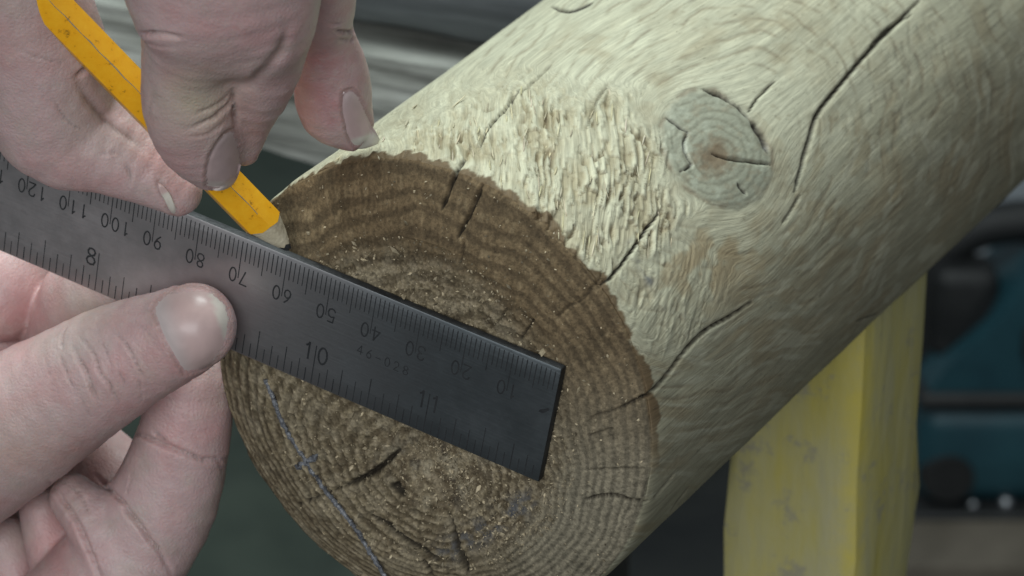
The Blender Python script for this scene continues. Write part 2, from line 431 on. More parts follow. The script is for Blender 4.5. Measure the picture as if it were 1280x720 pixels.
    # torn fibres: staggered shingle-like steps, long along the grain
    fu = Y + 0.55 * arc + 0.8 * fbm(arc / 8, Y / 12, seed=71, oct=2)
    fv = arc - 0.55 * Y + 0.9 * fbm(arc / 7, Y / 10, seed=72, oct=2)
    def shingle(w, l, seed):
        j = np.floor(fv / w); off = _h(j, j * 0, j * 0, seed); ll = l * (0.6 + 0.9 * _h(j, j * 0 + 7, j * 0, seed + 1))
        t = (fu / ll + off * 9.0); i = np.floor(t); f = t - i
        amp = 0.35 + 0.65 * _h(i, j, j * 0, seed + 2)
        vv = fv / w - j
        return (1 - f) * amp * (1 - 0.55 * np.abs(vv * 2 - 1) ** 2)
    sh = 0.45 * shingle(0.7, 12.0, 5) + 0.35 * shingle(1.25, 24.0, 15) + 0.45 * shingle(2.6, 30.0, 25) + 0.12 * vnoise(fv / 0.5, fu / 14.0, seed=78) + 0.20 * fbm(arc / 4.5, Y / 7, seed=79, oct=2)
    slit = sstep(0.20, 0.03, np.abs(vnoise(fv / 1.2, fu / 22.0, seed=74))) * sstep(-0.25, 0.25, fbm(arc / 5, Y / 6, seed=75, oct=2))
    slit = np.maximum(slit, 0.8 * sstep(0.14, 0.02, np.abs(vnoise(fv / 0.8, fu / 14.0, seed=76))) * sstep(-0.1, 0.3, fbm(arc / 4, Y / 5, seed=77, oct=2)))
    tornv = torn * (0.42 + 0.58 * sstep(-0.35, 0.35, fbm(px / 45, py / 45, seed=73, oct=2)))
    disp += tornv * ((0.95 * sh - 0.35) * 1.75 - 1.15 * slit)
    # pale skin of fibres stands proud of the chamfer with a ragged lip
    lip = np.exp(-np.clip(ydist, 0, None) / 7.0)[None, :]
    disp[:, nf + nc:] += 0.55 * lip * sstep(0.2, 0.8, np.sin(THg[:, nf + nc:] - math.radians(-35)) * 0.5 + 0.5 + 0.2 * blot[:, nf + nc:])
    # knot: flat cut, slightly sunk at its rim, own rings
    krr = np.hypot((px - 893) * 0.95, (py - 196)) + 4 * fbm(px / 16, py / 16, seed=81)
    kring = np.exp(-(((krr / 10.0) % 1.0 - 0.5) / 0.2) ** 2)
    rimd, _ = poly_dist(px, py, KNOT + [KNOT[0]])
    rim = np.exp(-(rimd / 3.2) ** 2) * vis * isb
    disp += knot * (0.12 - 0.06 * kring - 0.15 * sstep(18, 4, krr))
    disp -= rim * 0.16 * (0.6 + 0.4 * fbm(px / 20, py / 20, seed=82))
    # --- end grain
    rad = np.hypot(X, Z) / 49.0
    w = 1 - np.clip(rad, 0, 1) ** 1.4
    ex, ez = X - PITH[0] * w, Z - PITH[1] * w
    rho = np.hypot(ex, ez); ang = np.arctan2(ez, ex)
    rho = rho * (1 + 0.075 * fbm(np.cos(ang) * 1.6, np.sin(ang) * 1.6, rho / 30, seed=91, oct=3)) + 0.35 * fbm(X / 3.0, Z / 3.0, seed=92, oct=3) + 0.55 * fbm(X / 0.8, Z / 0.8, seed=192, oct=2) * sstep(36, 33, np.hypot(X, Z))
    rho = np.maximum(rho, 0.05)
    q = (rho / 50.0) ** 1.15 * 22.0
    q = q + 0.45 * fbm(q * 0.55, q * 0, seed=191, oct=2) + 0.25 * fbm(np.cos(ang) * 3, np.sin(ang) * 3, q * 0.4, seed=193, oct=2)
    ph = q - np.floor(q)
    late = sstep(0.40, 0.62, ph) * (1 - sstep(0.90, 1.0, ph))       # dense latewood ridge of each ring
    chunk = fbm(X / 0.9, Z / 0.9, seed=93, oct=3); chunk2 = fbm(X / 0.42, Z / 0.42, seed=94, oct=2)
    core = 1 - sstep(6, 15, rho + 4 * fbm(X / 8, Z / 8, seed=194, oct=2))
    endm = (isf | isc).astype(float)
    lowl = sstep(-0.2, 0.5, (-X * 0.75 - Z * 0.65) / 40)             # coarse saw marks, deeper at lower left
    amp = isf * (0.10 + 0.22 * lowl) + isc * (0.05 + 0.14 * lowl)
    disp += endm * amp * (0.6 - late * 1.5) * (1 - 0.6 * core)
    disp += isf * (0.20 * chunk + 0.18 * chunk2 + 0.45 * fbm(X / 9, Z / 9, seed=95, oct=3)) + isc * (0.05 * chunk + 0.15 * fbm(X / 6, Z / 6, seed=96, oct=3))
    disp += isf * core * 0.35 * fbm(X / 2.2, Z / 2.2, seed=97, oct=3)
    # small tear-out pockets in rows along the rings of the chamfer (upper band)
    pock = sstep(0.10, 0.45, fbm(ang * 49 / 0.8, rho / 1.1, seed=98, oct=2)) * sstep(0.75, 0.35, late) * isc
    disp -= 0.12 * pock * sstep(-10, 20, Z)
    # fade displacement at the pole
    disp[:, :4] *= np.array([0, .3, .6, .9])[None, :]
    # --- splits
    crk = np.zeros(rr.shape); jit = 1.1 * fbm(px / 9, py / 9, seed=101, oct=2)
    for pts, hw, dep in CRACKS:
        d, fr = poly_dist(px + jit, py - jit * 0.7, catmull(pts, 4))
        tw = np.clip(4 * np.minimum(fr, 1 - fr) + 0.35, 0, 1)
        g = np.exp(-(d / max(1.25, hw * 0.85) / (0.35 + 0.65 * tw)) ** 2) * vis
        disp -= g * min(dep, 1.5) * tw; crk = np.maximum(crk, sstep(0.15, 0.7, g) * np.clip(0.35 + tw, 0, 1) * (0.6 if hw < 1.45 else 1.0))
    P2 = P + nb * disp[..., None]
    # grain coordinate: fibres stream round the knot
    gu, gv = Y - 64.3, (THg - math.radians(47.3)) * 50.0
    g2 = gu ** 2 * 0.8 + gv ** 2; psi = gv * (1 - 150.0 / (g2 + 60.0)) + 1.2 * fbm(arc / 14, Y / 40, seed=141, oct=2)
    GR = np.stack([psi + (fv * 0.9 - psi) * np.clip(torn * 1.2, 0, 1), Y + (fu - Y) * np.clip(torn * 1.2, 0, 1), 0 * Y], -1)
    # --- colour of the wood itself
    def mix(a, b, t): return a + (np.asarray(b) - a) * t[..., None]
    col = np.empty(rr.shape + (3,))
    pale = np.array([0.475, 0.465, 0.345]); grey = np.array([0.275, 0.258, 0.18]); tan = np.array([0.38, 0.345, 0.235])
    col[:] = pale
    side = sstep(0.70, -0.15, np.sin(THg - math.radians(8)) + 0.18 * blot)   # greyer and darker round the side of the log
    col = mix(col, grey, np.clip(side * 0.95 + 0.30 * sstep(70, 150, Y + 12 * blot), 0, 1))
    col = mix(col, tan, 0.35 * sstep(-0.05, 0.6, blot) * (1 - torn))
    col = mix(col, (0.26, 0.20, 0.115), 0.30 * sstep(0.05, 0.5, blot2) * sstep(-0.1, 0.3, blot))
    col = col * (1 + 0.16 * axial[..., None] + 0.10 * axial2[..., None])
    col = mix(col, (0.19, 0.155, 0.10), 0.6 * swirl); col = mix(col, (0.24, 0.20, 0.13), 0.4 * pits); col = mix(col, (0.19, 0.165, 0.12), 0.5 * chl)
    kang = np.arctan2(kv, ku)
    stk = fbm(phi * 0.75, kang * 5, seed=44, oct=4); stk2 = fbm(phi * 2.2, kang * 9, seed=45, oct=3)
    wst = sstep(60, 110, kd) * (1 - torn) * isb * vis * np.clip(0.35 + side, 0, 1)
    col = mix(col, (0.25, 0.205, 0.125), np.clip(0.6 * wst * sstep(-0.1, 0.5, stk), 0, 1)); col = mix(col, (0.42, 0.41, 0.31), np.clip(0.5 * wst * sstep(0.05, 0.45, -stk2), 0, 1))
    # between shingles the darker under-wood shows
    col = mix(col, (0.50, 0.48, 0.35), torn * 0.5); col = mix(col, (0.30, 0.25, 0.15), np.clip(tornv * sstep(0.60, 0.2, sh) * 0.75, 0, 1)); col = mix(col, (0.17, 0.125, 0.065), np.clip(tornv * slit * 0.9, 0, 1))
    low = np.exp(-(((px - 880) / 75) ** 2 + ((py - 330) / 55) ** 2)) * vis * isb
    col = mix(col, (0.27, 0.20, 0.11), low * 0.8 * sstep(-0.2, 0.3, blot2))
    # grey-blue resin stain near the small split
    stn = np.exp(-(poly_dist(px, py, [(790, 305), (800, 330), (812, 352)])[0] / 6) ** 2) * vis * isb * sstep(-0.2, 0.2, blot2)
    col = mix(col, (0.11, 0.12, 0.13), stn * 0.75)
    kc = mix(np.broadcast_to(np.array([0.305, 0.31, 0.235]), col.shape), (0.185, 0.18, 0.13), kring * 0.7)
    kc = mix(kc, (0.375, 0.39, 0.305), sstep(0.1, 0.5, fbm(px / 14, py / 14, seed=83, oct=3)) * 0.6)
    kc = mix(kc, (0.24, 0.18, 0.11), sstep(0.22, 0.4, fbm(px / 11, py / 8, seed=84, oct=3)) * 0.25); kc = mix(kc, (0.17, 0.11, 0.06), sstep(34, 8, krr + 10 * fbm(px / 7, py / 7, seed=86)) * 0.75)
    ks = poly_mask(px, py, KNOT, 9.0) * vis * isb; col = col * (1 - ks[..., None]) + kc * ks[..., None]
    col = mix(col, (0.16, 0.115, 0.07), np.clip(rim * 0.6 * sstep(-0.3, 0.3, fbm(px / 22, py / 22, seed=85)), 0, 1))
    # end grain colours
    early = np.array([0.215, 0.175, 0.11]); lat = np.array([0.055, 0.041, 0.023])
    ec = early + (lat - early) * (late * (0.68 + 0.3 * sstep(-.4, .4, chunk)) * (1 - 0.75 * core) * (0.68 + 0.32 * sstep(-0.35, 0.25, fbm(X / 6, Z / 6, seed=195, oct=3))))[..., None]
    ec = mix(ec, (0.33, 0.275, 0.19), sstep(0.05, 0.5, chunk + 0.8 * chunk2) * 0.7 * (1 - late * .6))
    ec = mix(ec, (0.045, 0.033, 0.02), sstep(0.10, 0.45, -chunk - 0.4 * chunk2) * 0.6)
    ec = mix(ec, (0.20, 0.16, 0.105), core * 0.5 * sstep(-.1, .4, fbm(X / 5, Z / 5, seed=99)))
    ec = mix(ec, (0.05, 0.04, 0.03), sstep(0.12, 0.42, fbm(X / 3.2, Z / 3.2, seed=111, oct=4)) * (0.25 + 0.75 * core) * 0.85)
    big = fbm(X / 2.6, Z / 2.6, seed=196, oct=4)
    ec = mix(ec, (0.085, 0.062, 0.036), sstep(0.05, 0.4, big) * (0.35 + 0.4 * core)); ec = mix(ec, (0.30, 0.26, 0.185), sstep(0.08, 0.4, -big) * (0.25 + 0.45 * core))
    blu = np.exp(-(poly_dist(px, py, [(560, 690), (620, 655), (655, 630)])[0] / 16) ** 2) * isf
    ec = mix(ec, (0.085, 0.09, 0.10), blu * 0.85 * sstep(-.3, .3, fbm(px / 10, py / 10, seed=112)))
    cc = np.array([0.140, 0.100, 0.055]) + (np.array([0.090, 0.064, 0.036]) - np.array([0.140, 0.100, 0.055])) * (late * 0.55)[..., None]
    cc = mix(cc, (0.22, 0.165, 0.095), pock * 0.65)
    cc = mix(cc, (0.25, 0.225, 0.165), sstep(25, -15, Z) * 0.85 * sstep(0, 25, X)); cc = cc * (1 - (0.14 + 0.24 * sstep(15, -15, Z)) * late - 0.22 * sstep(0.0, 0.5, fbm(X / 7, Z / 7, seed=131, oct=3)) + 0.20 * fbm(ang * 49 / 0.7, rho / 3.0, seed=132, oct=2))[..., None]   # paler, greyer colour low on the right
    tr_ = sstep(-22, 8, X * 0.75 + Z * 0.65 + 3 * chunk)
    ec = mix(ec, cc, tr_ * np.where(isc, 1.0, sstep(28.0, 36.5, np.where(isf, rr, 0) + 2.5 * chunk) * isf))
    col = np.where((isf | isc)[..., None], ec, col)
    # ragged border: brown wood runs a little under the torn lip
    rag = (Yb - y0) - (1.6 + 2.6 * fbm(arc[:, nf + nc:] / 3.0, arc[:, nf + nc:] * 0 + 2, seed=121, oct=4))
    rm = sstep(0.5, -0.3, rag); col[:, nf + nc:] = mix(col[:, nf + nc:], (0.13, 0.09, 0.048), rm * sstep(-15, 10, Z[:, nf + nc:]))
    col = mix(col, (0.022, 0.017, 0.011), np.clip(crk * 0.97, 0, 1))
    col = np.clip(col, 0.01, 0.9)
    # --- faces split into the parts of the log
    nt_, ns = rr.shape; I = np.arange(nt_ * ns).reshape(nt_, ns); I2 = np.roll(I, -1, 0)
    Fq = np.stack([I[:, :-1], I[:, 1:], I2[:, 1:], I2[:, :-1]], -1)
    kq = (knot > 0.5)[:, :-1]
    cols = np.arange(ns - 1)[None, :] + np.zeros((nt_, 1), int)
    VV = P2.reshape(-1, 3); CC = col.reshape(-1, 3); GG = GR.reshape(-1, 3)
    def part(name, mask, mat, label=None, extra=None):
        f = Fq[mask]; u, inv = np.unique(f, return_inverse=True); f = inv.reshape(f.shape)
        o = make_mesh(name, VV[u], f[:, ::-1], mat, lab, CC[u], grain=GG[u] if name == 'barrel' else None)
        if label: o['label'] = label
        return o
    part('end_face', cols < nf, M_end, 'sawn brown end with growth rings')
    part('chamfer', (cols >= nf) & (cols < nf + nc), M_end, 'smooth brown chamfered rim')
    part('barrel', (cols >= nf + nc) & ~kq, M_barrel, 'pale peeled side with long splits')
    part('knot', (cols >= nf + nc) & kq, M_knot, 'grey green knot with fine cracks')
    # far end cap
    ring = P2[:, -1]; V = np.vstack([ring, [[0, LLEN, 0]]]); n = len(ring)
    make_mesh('far_end', V, np.stack([np.arange(n), (np.arange(n) + 1) % n, np.full(n, n)], -1), M_end, lab, np.tile([0.2, 0.14, 0.07], (n + 1, 1)))
    # --- loose fibres standing up in the torn patch
    nb2 = normals(P2)
    if (nb2[50, nf + nc + 100] @ np.array([ct[50, 0], 0, st[50, 0]])) < 0: nb2 = -nb2
    def scatter(mask, n, seed):
        idx = np.flatnonzero(mask.ravel()); w_ = mask.ravel()[idx]; g = np.random.default_rng(seed)
        return g.choice(idx, n, replace=True, p=w_ / w_.sum()), g
    fib = tornv.copy(); fib[:, :nf + nc] = 0
    lipm = np.zeros(rr.shape); lipm[:, nf + nc:nf + nc + 8] = 0.6 * sstep(0.0, 0.5, np.sin(THg[:, nf + nc:nf + nc + 8] + 0.2)); lipm *= vis
    ids, g = scatter(fib * (1 - knot) * (0.3 + slit) * (torn > .4), 110, 3)
    V = []; F = []; K = []
    Tt = np.stack([-np.sin(TH), 0 * TH, np.cos(TH)], -1)
    for i in ids:
        ti, si = divmod(int(i), ns)
        p = P2[ti, si]; nrm = nb[ti, si]; tt = Tt[ti]; ax = np.array([0, 1.0, 0])
        dirv = -ax - tt * (0.52 + g.normal() * 0.13); dirv /= np.linalg.norm(dirv)
        if g.random() < 0.45: dirv = -dirv
        sd = np.cross(nrm, dirv); l = g.uniform(2, 5); wd = g.uniform(0.08, 0.22); lift = g.uniform(0.02, 0.10) * l * (2.2 if g.random() < 0.10 else 0.8)
        b = len(V); tw = g.normal() * 0.3
        for t, ww, hh in ((-0.3, 0.3, -0.35), (0.2, 1.0, 0.10), (0.65, 0.8, 0.5), (1.0, 0.10, 1.0)):
            c = p + dirv * l * t + nrm * (lift * hh) + sd * tw * t * l * 0.3
            V += [c - sd * wd * ww + nrm * 0.12, c + sd * wd * ww - nrm * tw * .2]
        F += [(b + 2 * k_, b + 2 * k_ + 1, b + 2 * k_ + 3, b + 2 * k_ + 2) for k_ in range(3)]
        c = np.array([0.53, 0.49, 0.365]) * g.uniform(0.7, 1.1) * (1, g.uniform(.93, 1), g.uniform(.8, 1)); K += [c] * 8
    o = make_mesh('torn_fibres', np.array(V), np.array(F), M_fibre, lab, np.array(K)); o['kind'] = 'stuff'
    sm = o.modifiers.new('thickness', 'SOLIDIFY'); sm.thickness = 0.00012
    # --- sawdust and chips caught on the end face
    chipm = np.zeros(rr.shape); chipm[:, 8:nf] = (0.3 + core[:, 8:nf] + 0.6 * sstep(0, -30, Z[:, 8:nf])) * rr[:, 8:nf]
    chipm[:, nf:nf + nc] = 2.0
    ids, g = scatter(chipm, 4200, 5); V = []; F = []; K = []
    for i in ids:
        ti, si = divmod(int(i), ns); p = P2[ti, si]; nrm = nb[ti, si]
        s = abs(g.normal()) * 0.13 + 0.10
        if g.random() < 0.05: s *= 2.2
        A = g.normal(size=(3, 3)); A, _ = np.linalg.qr(A); b = len(V)
        for v in ((1, 0, 0), (-1, 0.2, 0), (0, 0.8, 0), (0, -0.7, 0.1), (0, 0, 0.5), (0.1, 0, -0.5)): V.append(p + nrm * s * 0.3 + A @ (np.array(v) * s * (1.3, 1, 1)))
        for t in ((0, 2, 4), (2, 1, 4), (1, 3, 4), (3, 0, 4), (2, 0, 5), (1, 2, 5), (3, 1, 5), (0, 3, 5)): F.append(tuple(b + q_ for q_ in t))
        K += [np.array([0.36, 0.30, 0.20]) * (g.uniform(0.3, 1.0) if g.random() < .7 else g.uniform(1.0, 1.7))] * 6
    o = make_mesh('sawdust', np.array(V), np.array(F), M_fibre, lab, np.array(K), smooth=False); o['kind'] = 'stuff'
    # --- bluish resin bead following one ring of the end face
    m_res = mat_noise('resin', (0.05, 0.052, 0.06), (0.20, 0.21, 0.23), 600, 0.25, 0.8, 700)
    def bead(pts, r0, seed):
        q_ = catmull(pts, 14); g_ = np.random.default_rng(seed)
        base = on_plane(q_[:, 0], q_[:, 1], -0.15)
        base[:, 1] = [min(0.0, 0) - 0.05 for _ in base]
        r_ = r0 * (0.55 + 0.6 * np.abs(fbm(np.arange(len(q_)) / 3.0, np.zeros(len(q_)), seed=seed, oct=3)) + 0.25 * g_.random(len(q_)))
        mb = MB(); base[:, [0, 2]] += g_.normal(size=(len(q_), 2)) * 0.10; mb.tube(base, r_, 8)
        return mb
    bead([(331, 474), (343, 502), (352, 528), (372, 560), (392, 592), (410, 618), (428, 640), (446, 664), (462, 690), (478, 716), (492, 745)], 0.58, 7).build('resin_streak', m_res, lab, True)
    bead([(372, 584), (384, 577), (397, 571)], 0.75, 8).build('resin_streak', m_res, lab, True)
    settle(lab)
build_log()

# ------------------------------------------------------------------ yellow stand under the log
def build_stand():
    root = thing('timber_stand', 'worn yellow painted timber stand holding up the log', 'stand', (19, 172, -800))
    m, nt, b = nodes('yellow_paint'); L = nt.links.new
    tc = N(nt, 'ShaderNodeTexCoord'); mp = N(nt, 'ShaderNodeMapping'); mp.inputs['Scale'].default_value = (1, 1, 0.25); L(tc.outputs['Object'], mp.inputs[0])
    n1 = N(nt, 'ShaderNodeTexNoise', Scale=90.0, Detail=8.0, Roughness=0.7); L(mp.outputs[0], n1.inputs['Vector'])
    r = N(nt, 'ShaderNodeValToRGB'); L(n1.outputs[0], r.inputs[0]); e = r.color_ramp.elements
    e[0].position, e[0].color = 0.30, (0.44, 0.38, 0.09, 1); e[1].position, e[1].color = 0.52, (0.42, 0.385, 0.17, 1)
    x = e.new(0.66); x.color = (0.40, 0.375, 0.21, 1); x = e.new(0.78); x.color = (0.33, 0.325, 0.25, 1)
    n5 = N(nt, 'ShaderNodeTexNoise', Scale=75.0, Detail=9.0, Roughness=0.75); L(tc.outputs['Object'], n5.inputs['Vector'])
    r5 = N(nt, 'ShaderNodeValToRGB'); L(n5.outputs[0], r5.inputs[0]); r5.color_ramp.elements[0].position = 0.555; r5.color_ramp.elements[1].position = 0.62
    mx5 = N(nt, 'ShaderNodeMix', data_type='RGBA'); L(r5.outputs[0], mx5.inputs[0]); L(r.outputs[0], mx5.inputs[6]); mx5.inputs[7].default_value = (0.31, 0.29, 0.19, 1)
    # fresher, brighter yellow along the front corner where the paint is thick
    vs = N(nt, 'ShaderNodeVectorMath', operation='SUBTRACT'); vs.inputs[1].default_value = (0.036, 0.151, 0); L(tc.outputs['Object'], vs.inputs[0])
    vm = N(nt, 'ShaderNodeVectorMath', operation='MULTIPLY'); vm.inputs[1].default_value = (1, 1, 0); L(vs.outputs[0], vm.inputs[0]); vl = N(nt, 'ShaderNodeVectorMath', operation='LENGTH'); L(vm.outputs[0], vl.inputs[0])
    wv = N(nt, 'ShaderNodeMath', operation='MULTIPLY_ADD'); wv.inputs[1].default_value = 0.022; L(n5.outputs[0], wv.inputs[0]); L(vl.outputs['Value'], wv.inputs[2])
    me5 = N(nt, 'ShaderNodeMapRange'); me5.inputs['From Min'].default_value = 0.010; me5.inputs['From Max'].default_value = 0.0165; me5.inputs['To Min'].default_value = 0.6; me5.inputs['To Max'].default_value = 0.0; L(wv.outputs[0], me5.inputs[0])
    mx6 = N(nt, 'ShaderNodeMix', data_type='RGBA'); L(me5.outputs[0], mx6.inputs[0]); L(mx5.outputs[2], mx6.inputs[6]); mx6.inputs[7].default_value = (0.54, 0.44, 0.05, 1)
    L(mx6.outputs[2], b.inputs['Base Color']); b.inputs['Roughness'].default_value = 0.55
    n2 = N(nt, 'ShaderNodeTexNoise', Scale=260.0, Detail=5.0); L(mp.outputs[0], n2.inputs['Vector'])
    bp = N(nt, 'ShaderNodeBump', Strength=0.5, Distance=0.001); L(n2.outputs[0], bp.inputs['Height']); L(bp.outputs[0], b.inputs['Normal'])
    def post(x0, x1, y0, y1):
        # top hollowed to cradle the log
        mb = MB(); xs = np.linspace(x0, x1, 9); rings = []
        zs = np.r_[np.linspace(-800, -60, 38)]
        for z in zs:
            rg = []
            for i, (xx, yy) in enumerate([(x, y0) for x in xs] + [(x1, y) for y in np.linspace(y0, y1, 7)[1:]] + [(x, y1) for x in xs[::-1][1:]] + [(x0, y) for y in np.linspace(y1, y0, 7)[1:-1]]):
                cnr = (abs(xx - x0) < .1 or abs(xx - x1) < .1) and (abs(yy - y0) < .1 or abs(yy - y1) < .1)
                cx, cy = (x0 + x1) / 2, (y0 + y1) / 2
                d = 0.4 * float(vnoise(np.array(xx / 9.), np.array(yy / 9.), np.array(z / 25.), seed=3)) - (2.6 + 2.2 * float(vnoise(np.array(z / 11.), np.array(xx), seed=4)) if cnr else 0)
                v = np.array([xx - cx, yy - cy]); v = v * (1 + d / np.linalg.norm(v))
                rg.append(np.array([cx + v[0], cy + v[1], z]))
            rings.append(rg)
        top = [np.array([p[0], p[1], -math.sqrt(max(0, (RB + TAP * p[1] + 0.5) ** 2 - p[0] ** 2)) + 0.8]) for p in rings[-1]]
        rings.append(top); mb.rings(rings)
        return mb
    post(1.3, 37.0, 150, 194).build('post', m, root, True)
    post(1.3, 37.0, 540, 584).build('post', m, root, True)
    mb = MB()
    mb.box((-4, 367, -66.5), (12, 345, 17)); mb.build('rail', m, root, bevel=1.2)
    mb = MB(); mb.box((19, 367, -700), (30, 345, 30)); mb.build('stretcher', m, root, bevel=1.5)
    settle(root)
build_stand()

# ------------------------------------------------------------------ steel rule
RO = np.array([32.888, -2.4, 16.25]); RX = np.array([0.98214, 0, -0.18816]); RY = np.array([0.18816, 0, 0.98214])
def ruv(u, v, h=0.0): return RO - RX * u - RY * v + np.array([0, -h, 0])
DIG = {'0': [[(.5 + .42 * math.cos(t), .5 + .5 * math.sin(t)) for t in np.linspace(0, 2 * math.pi, 19)]],
       '1': [[(.28, .80), (.42, .86), (.56, 1.0), (.56, 0)]],
       '2': [[(.08, .78), (.2, .95), (.5, 1), (.8, .93), (.9, .74), (.8, .55), (.4, .3), (.06, 0), (.95, 0)]],
       '3': [[(.08, .82), (.25, .97), (.52, 1), (.8, .92), (.86, .75), (.72, .57), (.42, .53), (.74, .48), (.92, .28), (.82, .08), (.5, 0), (.2, .04), (.05, .2)]],
       '4': [[(.72, 0), (.72, 1), (.04, .28), (.98, .28)]],
       '5': [[(.88, 1), (.22, 1), (.14, .55), (.48, .64), (.82, .54), (.93, .3), (.8, .08), (.48, 0), (.2, .04), (.06, .18)]],
       '6': [[(.8, .98), (.4, .72), (.14, .42), (.12, .2), (.3, .03), (.55, 0), (.8, .08), (.9, .3), (.8, .52), (.52, .6), (.26, .52), (.13, .36)]],
       '7': [[(.06, 1), (.94, 1), (.36, 0)]],
       '8': [[(.5, .54), (.2, .64), (.12, .8), (.25, .96), (.5, 1), (.75, .96), (.88, .8), (.8, .64), (.5, .54), (.18, .42), (.06, .24), (.2, .05), (.5, 0), (.8, .05), (.94, .24), (.82, .42), (.5, .54)]],
       '9': [[(.2, .02), (.6, .28), (.86, .58), (.88, .8), (.7, .97), (.45, 1), (.2, .92), (.1, .7), (.2, .48), (.48, .4), (.74, .48), (.87, .64)]],
       '-': [[(.1, .45), (.9, .45)]]}
def build_rule():
    root = thing('steel_rule', 'satin steel rule marked in millimetres and inches, held across the sawn log end', 'ruler', ruv(150, 25.4, -1.2))
    m, nt, b = nodes('satin_steel'); L = nt.links.new
    tc = N(nt, 'ShaderNodeTexCoord')
    rot = N(nt, 'ShaderNodeMapping'); rot.inputs['Rotation'].default_value = (0, math.radians(-10.85), 0); L(tc.outputs['Object'], rot.inputs[0])
    mp = N(nt, 'ShaderNodeMapping'); mp.inputs['Scale'].default_value = (0.02, 1, 1); L(rot.outputs[0], mp.inputs[0])
    n1 = N(nt, 'ShaderNodeTexNoise', Scale=2200.0, Detail=3.0); L(mp.outputs[0], n1.inputs['Vector'])
    n2 = N(nt, 'ShaderNodeTexNoise', Scale=60.0, Detail=8.0, Roughness=0.7); L(tc.outputs['Object'], n2.inputs['Vector'])
    n4 = N(nt, 'ShaderNodeTexNoise', Scale=900.0, Detail=3.0); L(tc.outputs['Object'], n4.inputs['Vector'])
    r = N(nt, 'ShaderNodeValToRGB'); L(n2.outputs[0], r.inputs[0]); e = r.color_ramp.elements
    e[0].position, e[0].color = 0.3, (0.37, 0.355, 0.36, 1); e[1].position, e[1].color = 0.7, (0.58, 0.54, 0.545, 1)
    # reflection gradient painted into the base colour, darker toward the right end
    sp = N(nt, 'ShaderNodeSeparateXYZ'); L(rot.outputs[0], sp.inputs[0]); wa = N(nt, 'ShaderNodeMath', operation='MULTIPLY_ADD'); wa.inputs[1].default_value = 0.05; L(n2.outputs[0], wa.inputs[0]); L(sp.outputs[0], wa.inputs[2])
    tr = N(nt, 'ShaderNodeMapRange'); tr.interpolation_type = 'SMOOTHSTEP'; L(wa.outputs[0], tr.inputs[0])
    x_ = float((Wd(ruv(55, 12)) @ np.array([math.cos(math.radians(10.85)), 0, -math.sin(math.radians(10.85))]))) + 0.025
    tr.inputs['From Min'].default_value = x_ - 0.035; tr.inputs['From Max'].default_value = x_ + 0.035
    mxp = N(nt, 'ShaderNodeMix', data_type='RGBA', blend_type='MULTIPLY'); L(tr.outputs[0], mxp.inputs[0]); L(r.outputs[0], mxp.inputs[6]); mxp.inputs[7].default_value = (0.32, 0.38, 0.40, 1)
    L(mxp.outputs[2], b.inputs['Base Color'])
    mr = N(nt, 'ShaderNodeMapRange'); mr.inputs['To Min'].default_value = 0.34; mr.inputs['To Max'].default_value = 0.52; L(n2.outputs[0], mr.inputs[0]); L(mr.outputs[0], b.inputs['Roughness'])
    ad = N(nt, 'ShaderNodeMath', operation='ADD'); L(n1.outputs[0], ad.inputs[0]); L(n4.outputs[0], ad.inputs[1])
    bp = N(nt, 'ShaderNodeBump', Strength=0.28, Distance=0.0001); L(ad.outputs[0], bp.inputs['Height']); L(bp.outputs[0], b.inputs['Normal'])
    b.inputs['Metallic'].default_value = 0.86; b.inputs['Anisotropic'].default_value = 0.3
    Lr, Wr, T = 304.8, 25.4, 2.3
    # blade with a small rounded edge, slightly hollow along its length
    mb = MB(); nu = 40; prof = [(0.0, 0.0 - T + .5), (0.0, -0.35), (0.10, -0.10), (0.35, 0.0), (4, 0), (12.7, -0.02), (Wr - 4, 0), (Wr - .35, 0), (Wr - .1, -.1), (Wr, -.35), (Wr, -T + .5), (Wr - .4, -T + .05), (.4, -T + .05)]
    us = np.r_[0.0, 0.1, 0.35, np.linspace(2, Lr - 2, nu), Lr - .35, Lr - .1, Lr]; rings = []
    for u in us:
        e_ = 0.35 if u in (0.0, Lr) else 0.10 if u in (0.1, Lr - .1) else 0.0
        rings.append([ruv(u, min(max(v, e_ * .2), Wr - e_ * .2), max(min(h, -e_), -T + .05 + e_ * .3)) for v, h in prof])
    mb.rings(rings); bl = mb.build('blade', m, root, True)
    me_ = mat_noise('darkened_edge', (0.012, 0.013, 0.015), (0.035, 0.037, 0.04), 300, 0.55, 0.2, 900, metal=0.4); bl.data.materials.append(me_)
    for pl in bl.data.polygons:
        if abs(pl.normal.y) < 0.75: pl.material_index = 1
    ink = mat_noise('etched_black', (0.012, 0.013, 0.015), (0.024, 0.026, 0.028), 300, 0.55, 0.1, 900)
    D = 0.012
    def stroke(mb, pts, wd, lift=D):
        pts = np.asarray(pts, float)
        for i in range(len(pts) - 1):
            a, c = pts[i], pts[i + 1]; d = c - a; d = d / (np.linalg.norm(d) + 1e-9); n = np.array([-d[1], d[0]]) * wd / 2
            a2, c2 = a - d * wd * .35, c + d * wd * .35
            q = [a2 - n, c2 - n, c2 + n, a2 + n]
            z = lift + 0.0006 * (i % 5)
            mb.add([ruv(p[0], p[1], z) for p in q] + [ruv(p[0], p[1], -0.03) for p in q], [(0, 1, 2, 3), (4, 7, 6, 5), (0, 4, 5, 1), (1, 5, 6, 2), (2, 6, 7, 3), (3, 7, 4, 0)])
    g = np.random.default_rng(4)
    mb = MB()
    for k in range(1, 300):
        ln = 8.1 if k % 10 == 0 else 5.6 if k % 5 == 0 else 4.1
        if k < 9 and k % 2: ln *= .95
        stroke(mb, [(k, 0.95), (k, 0.95 + ln)], 0.21 + g.uniform(-.04, .02))
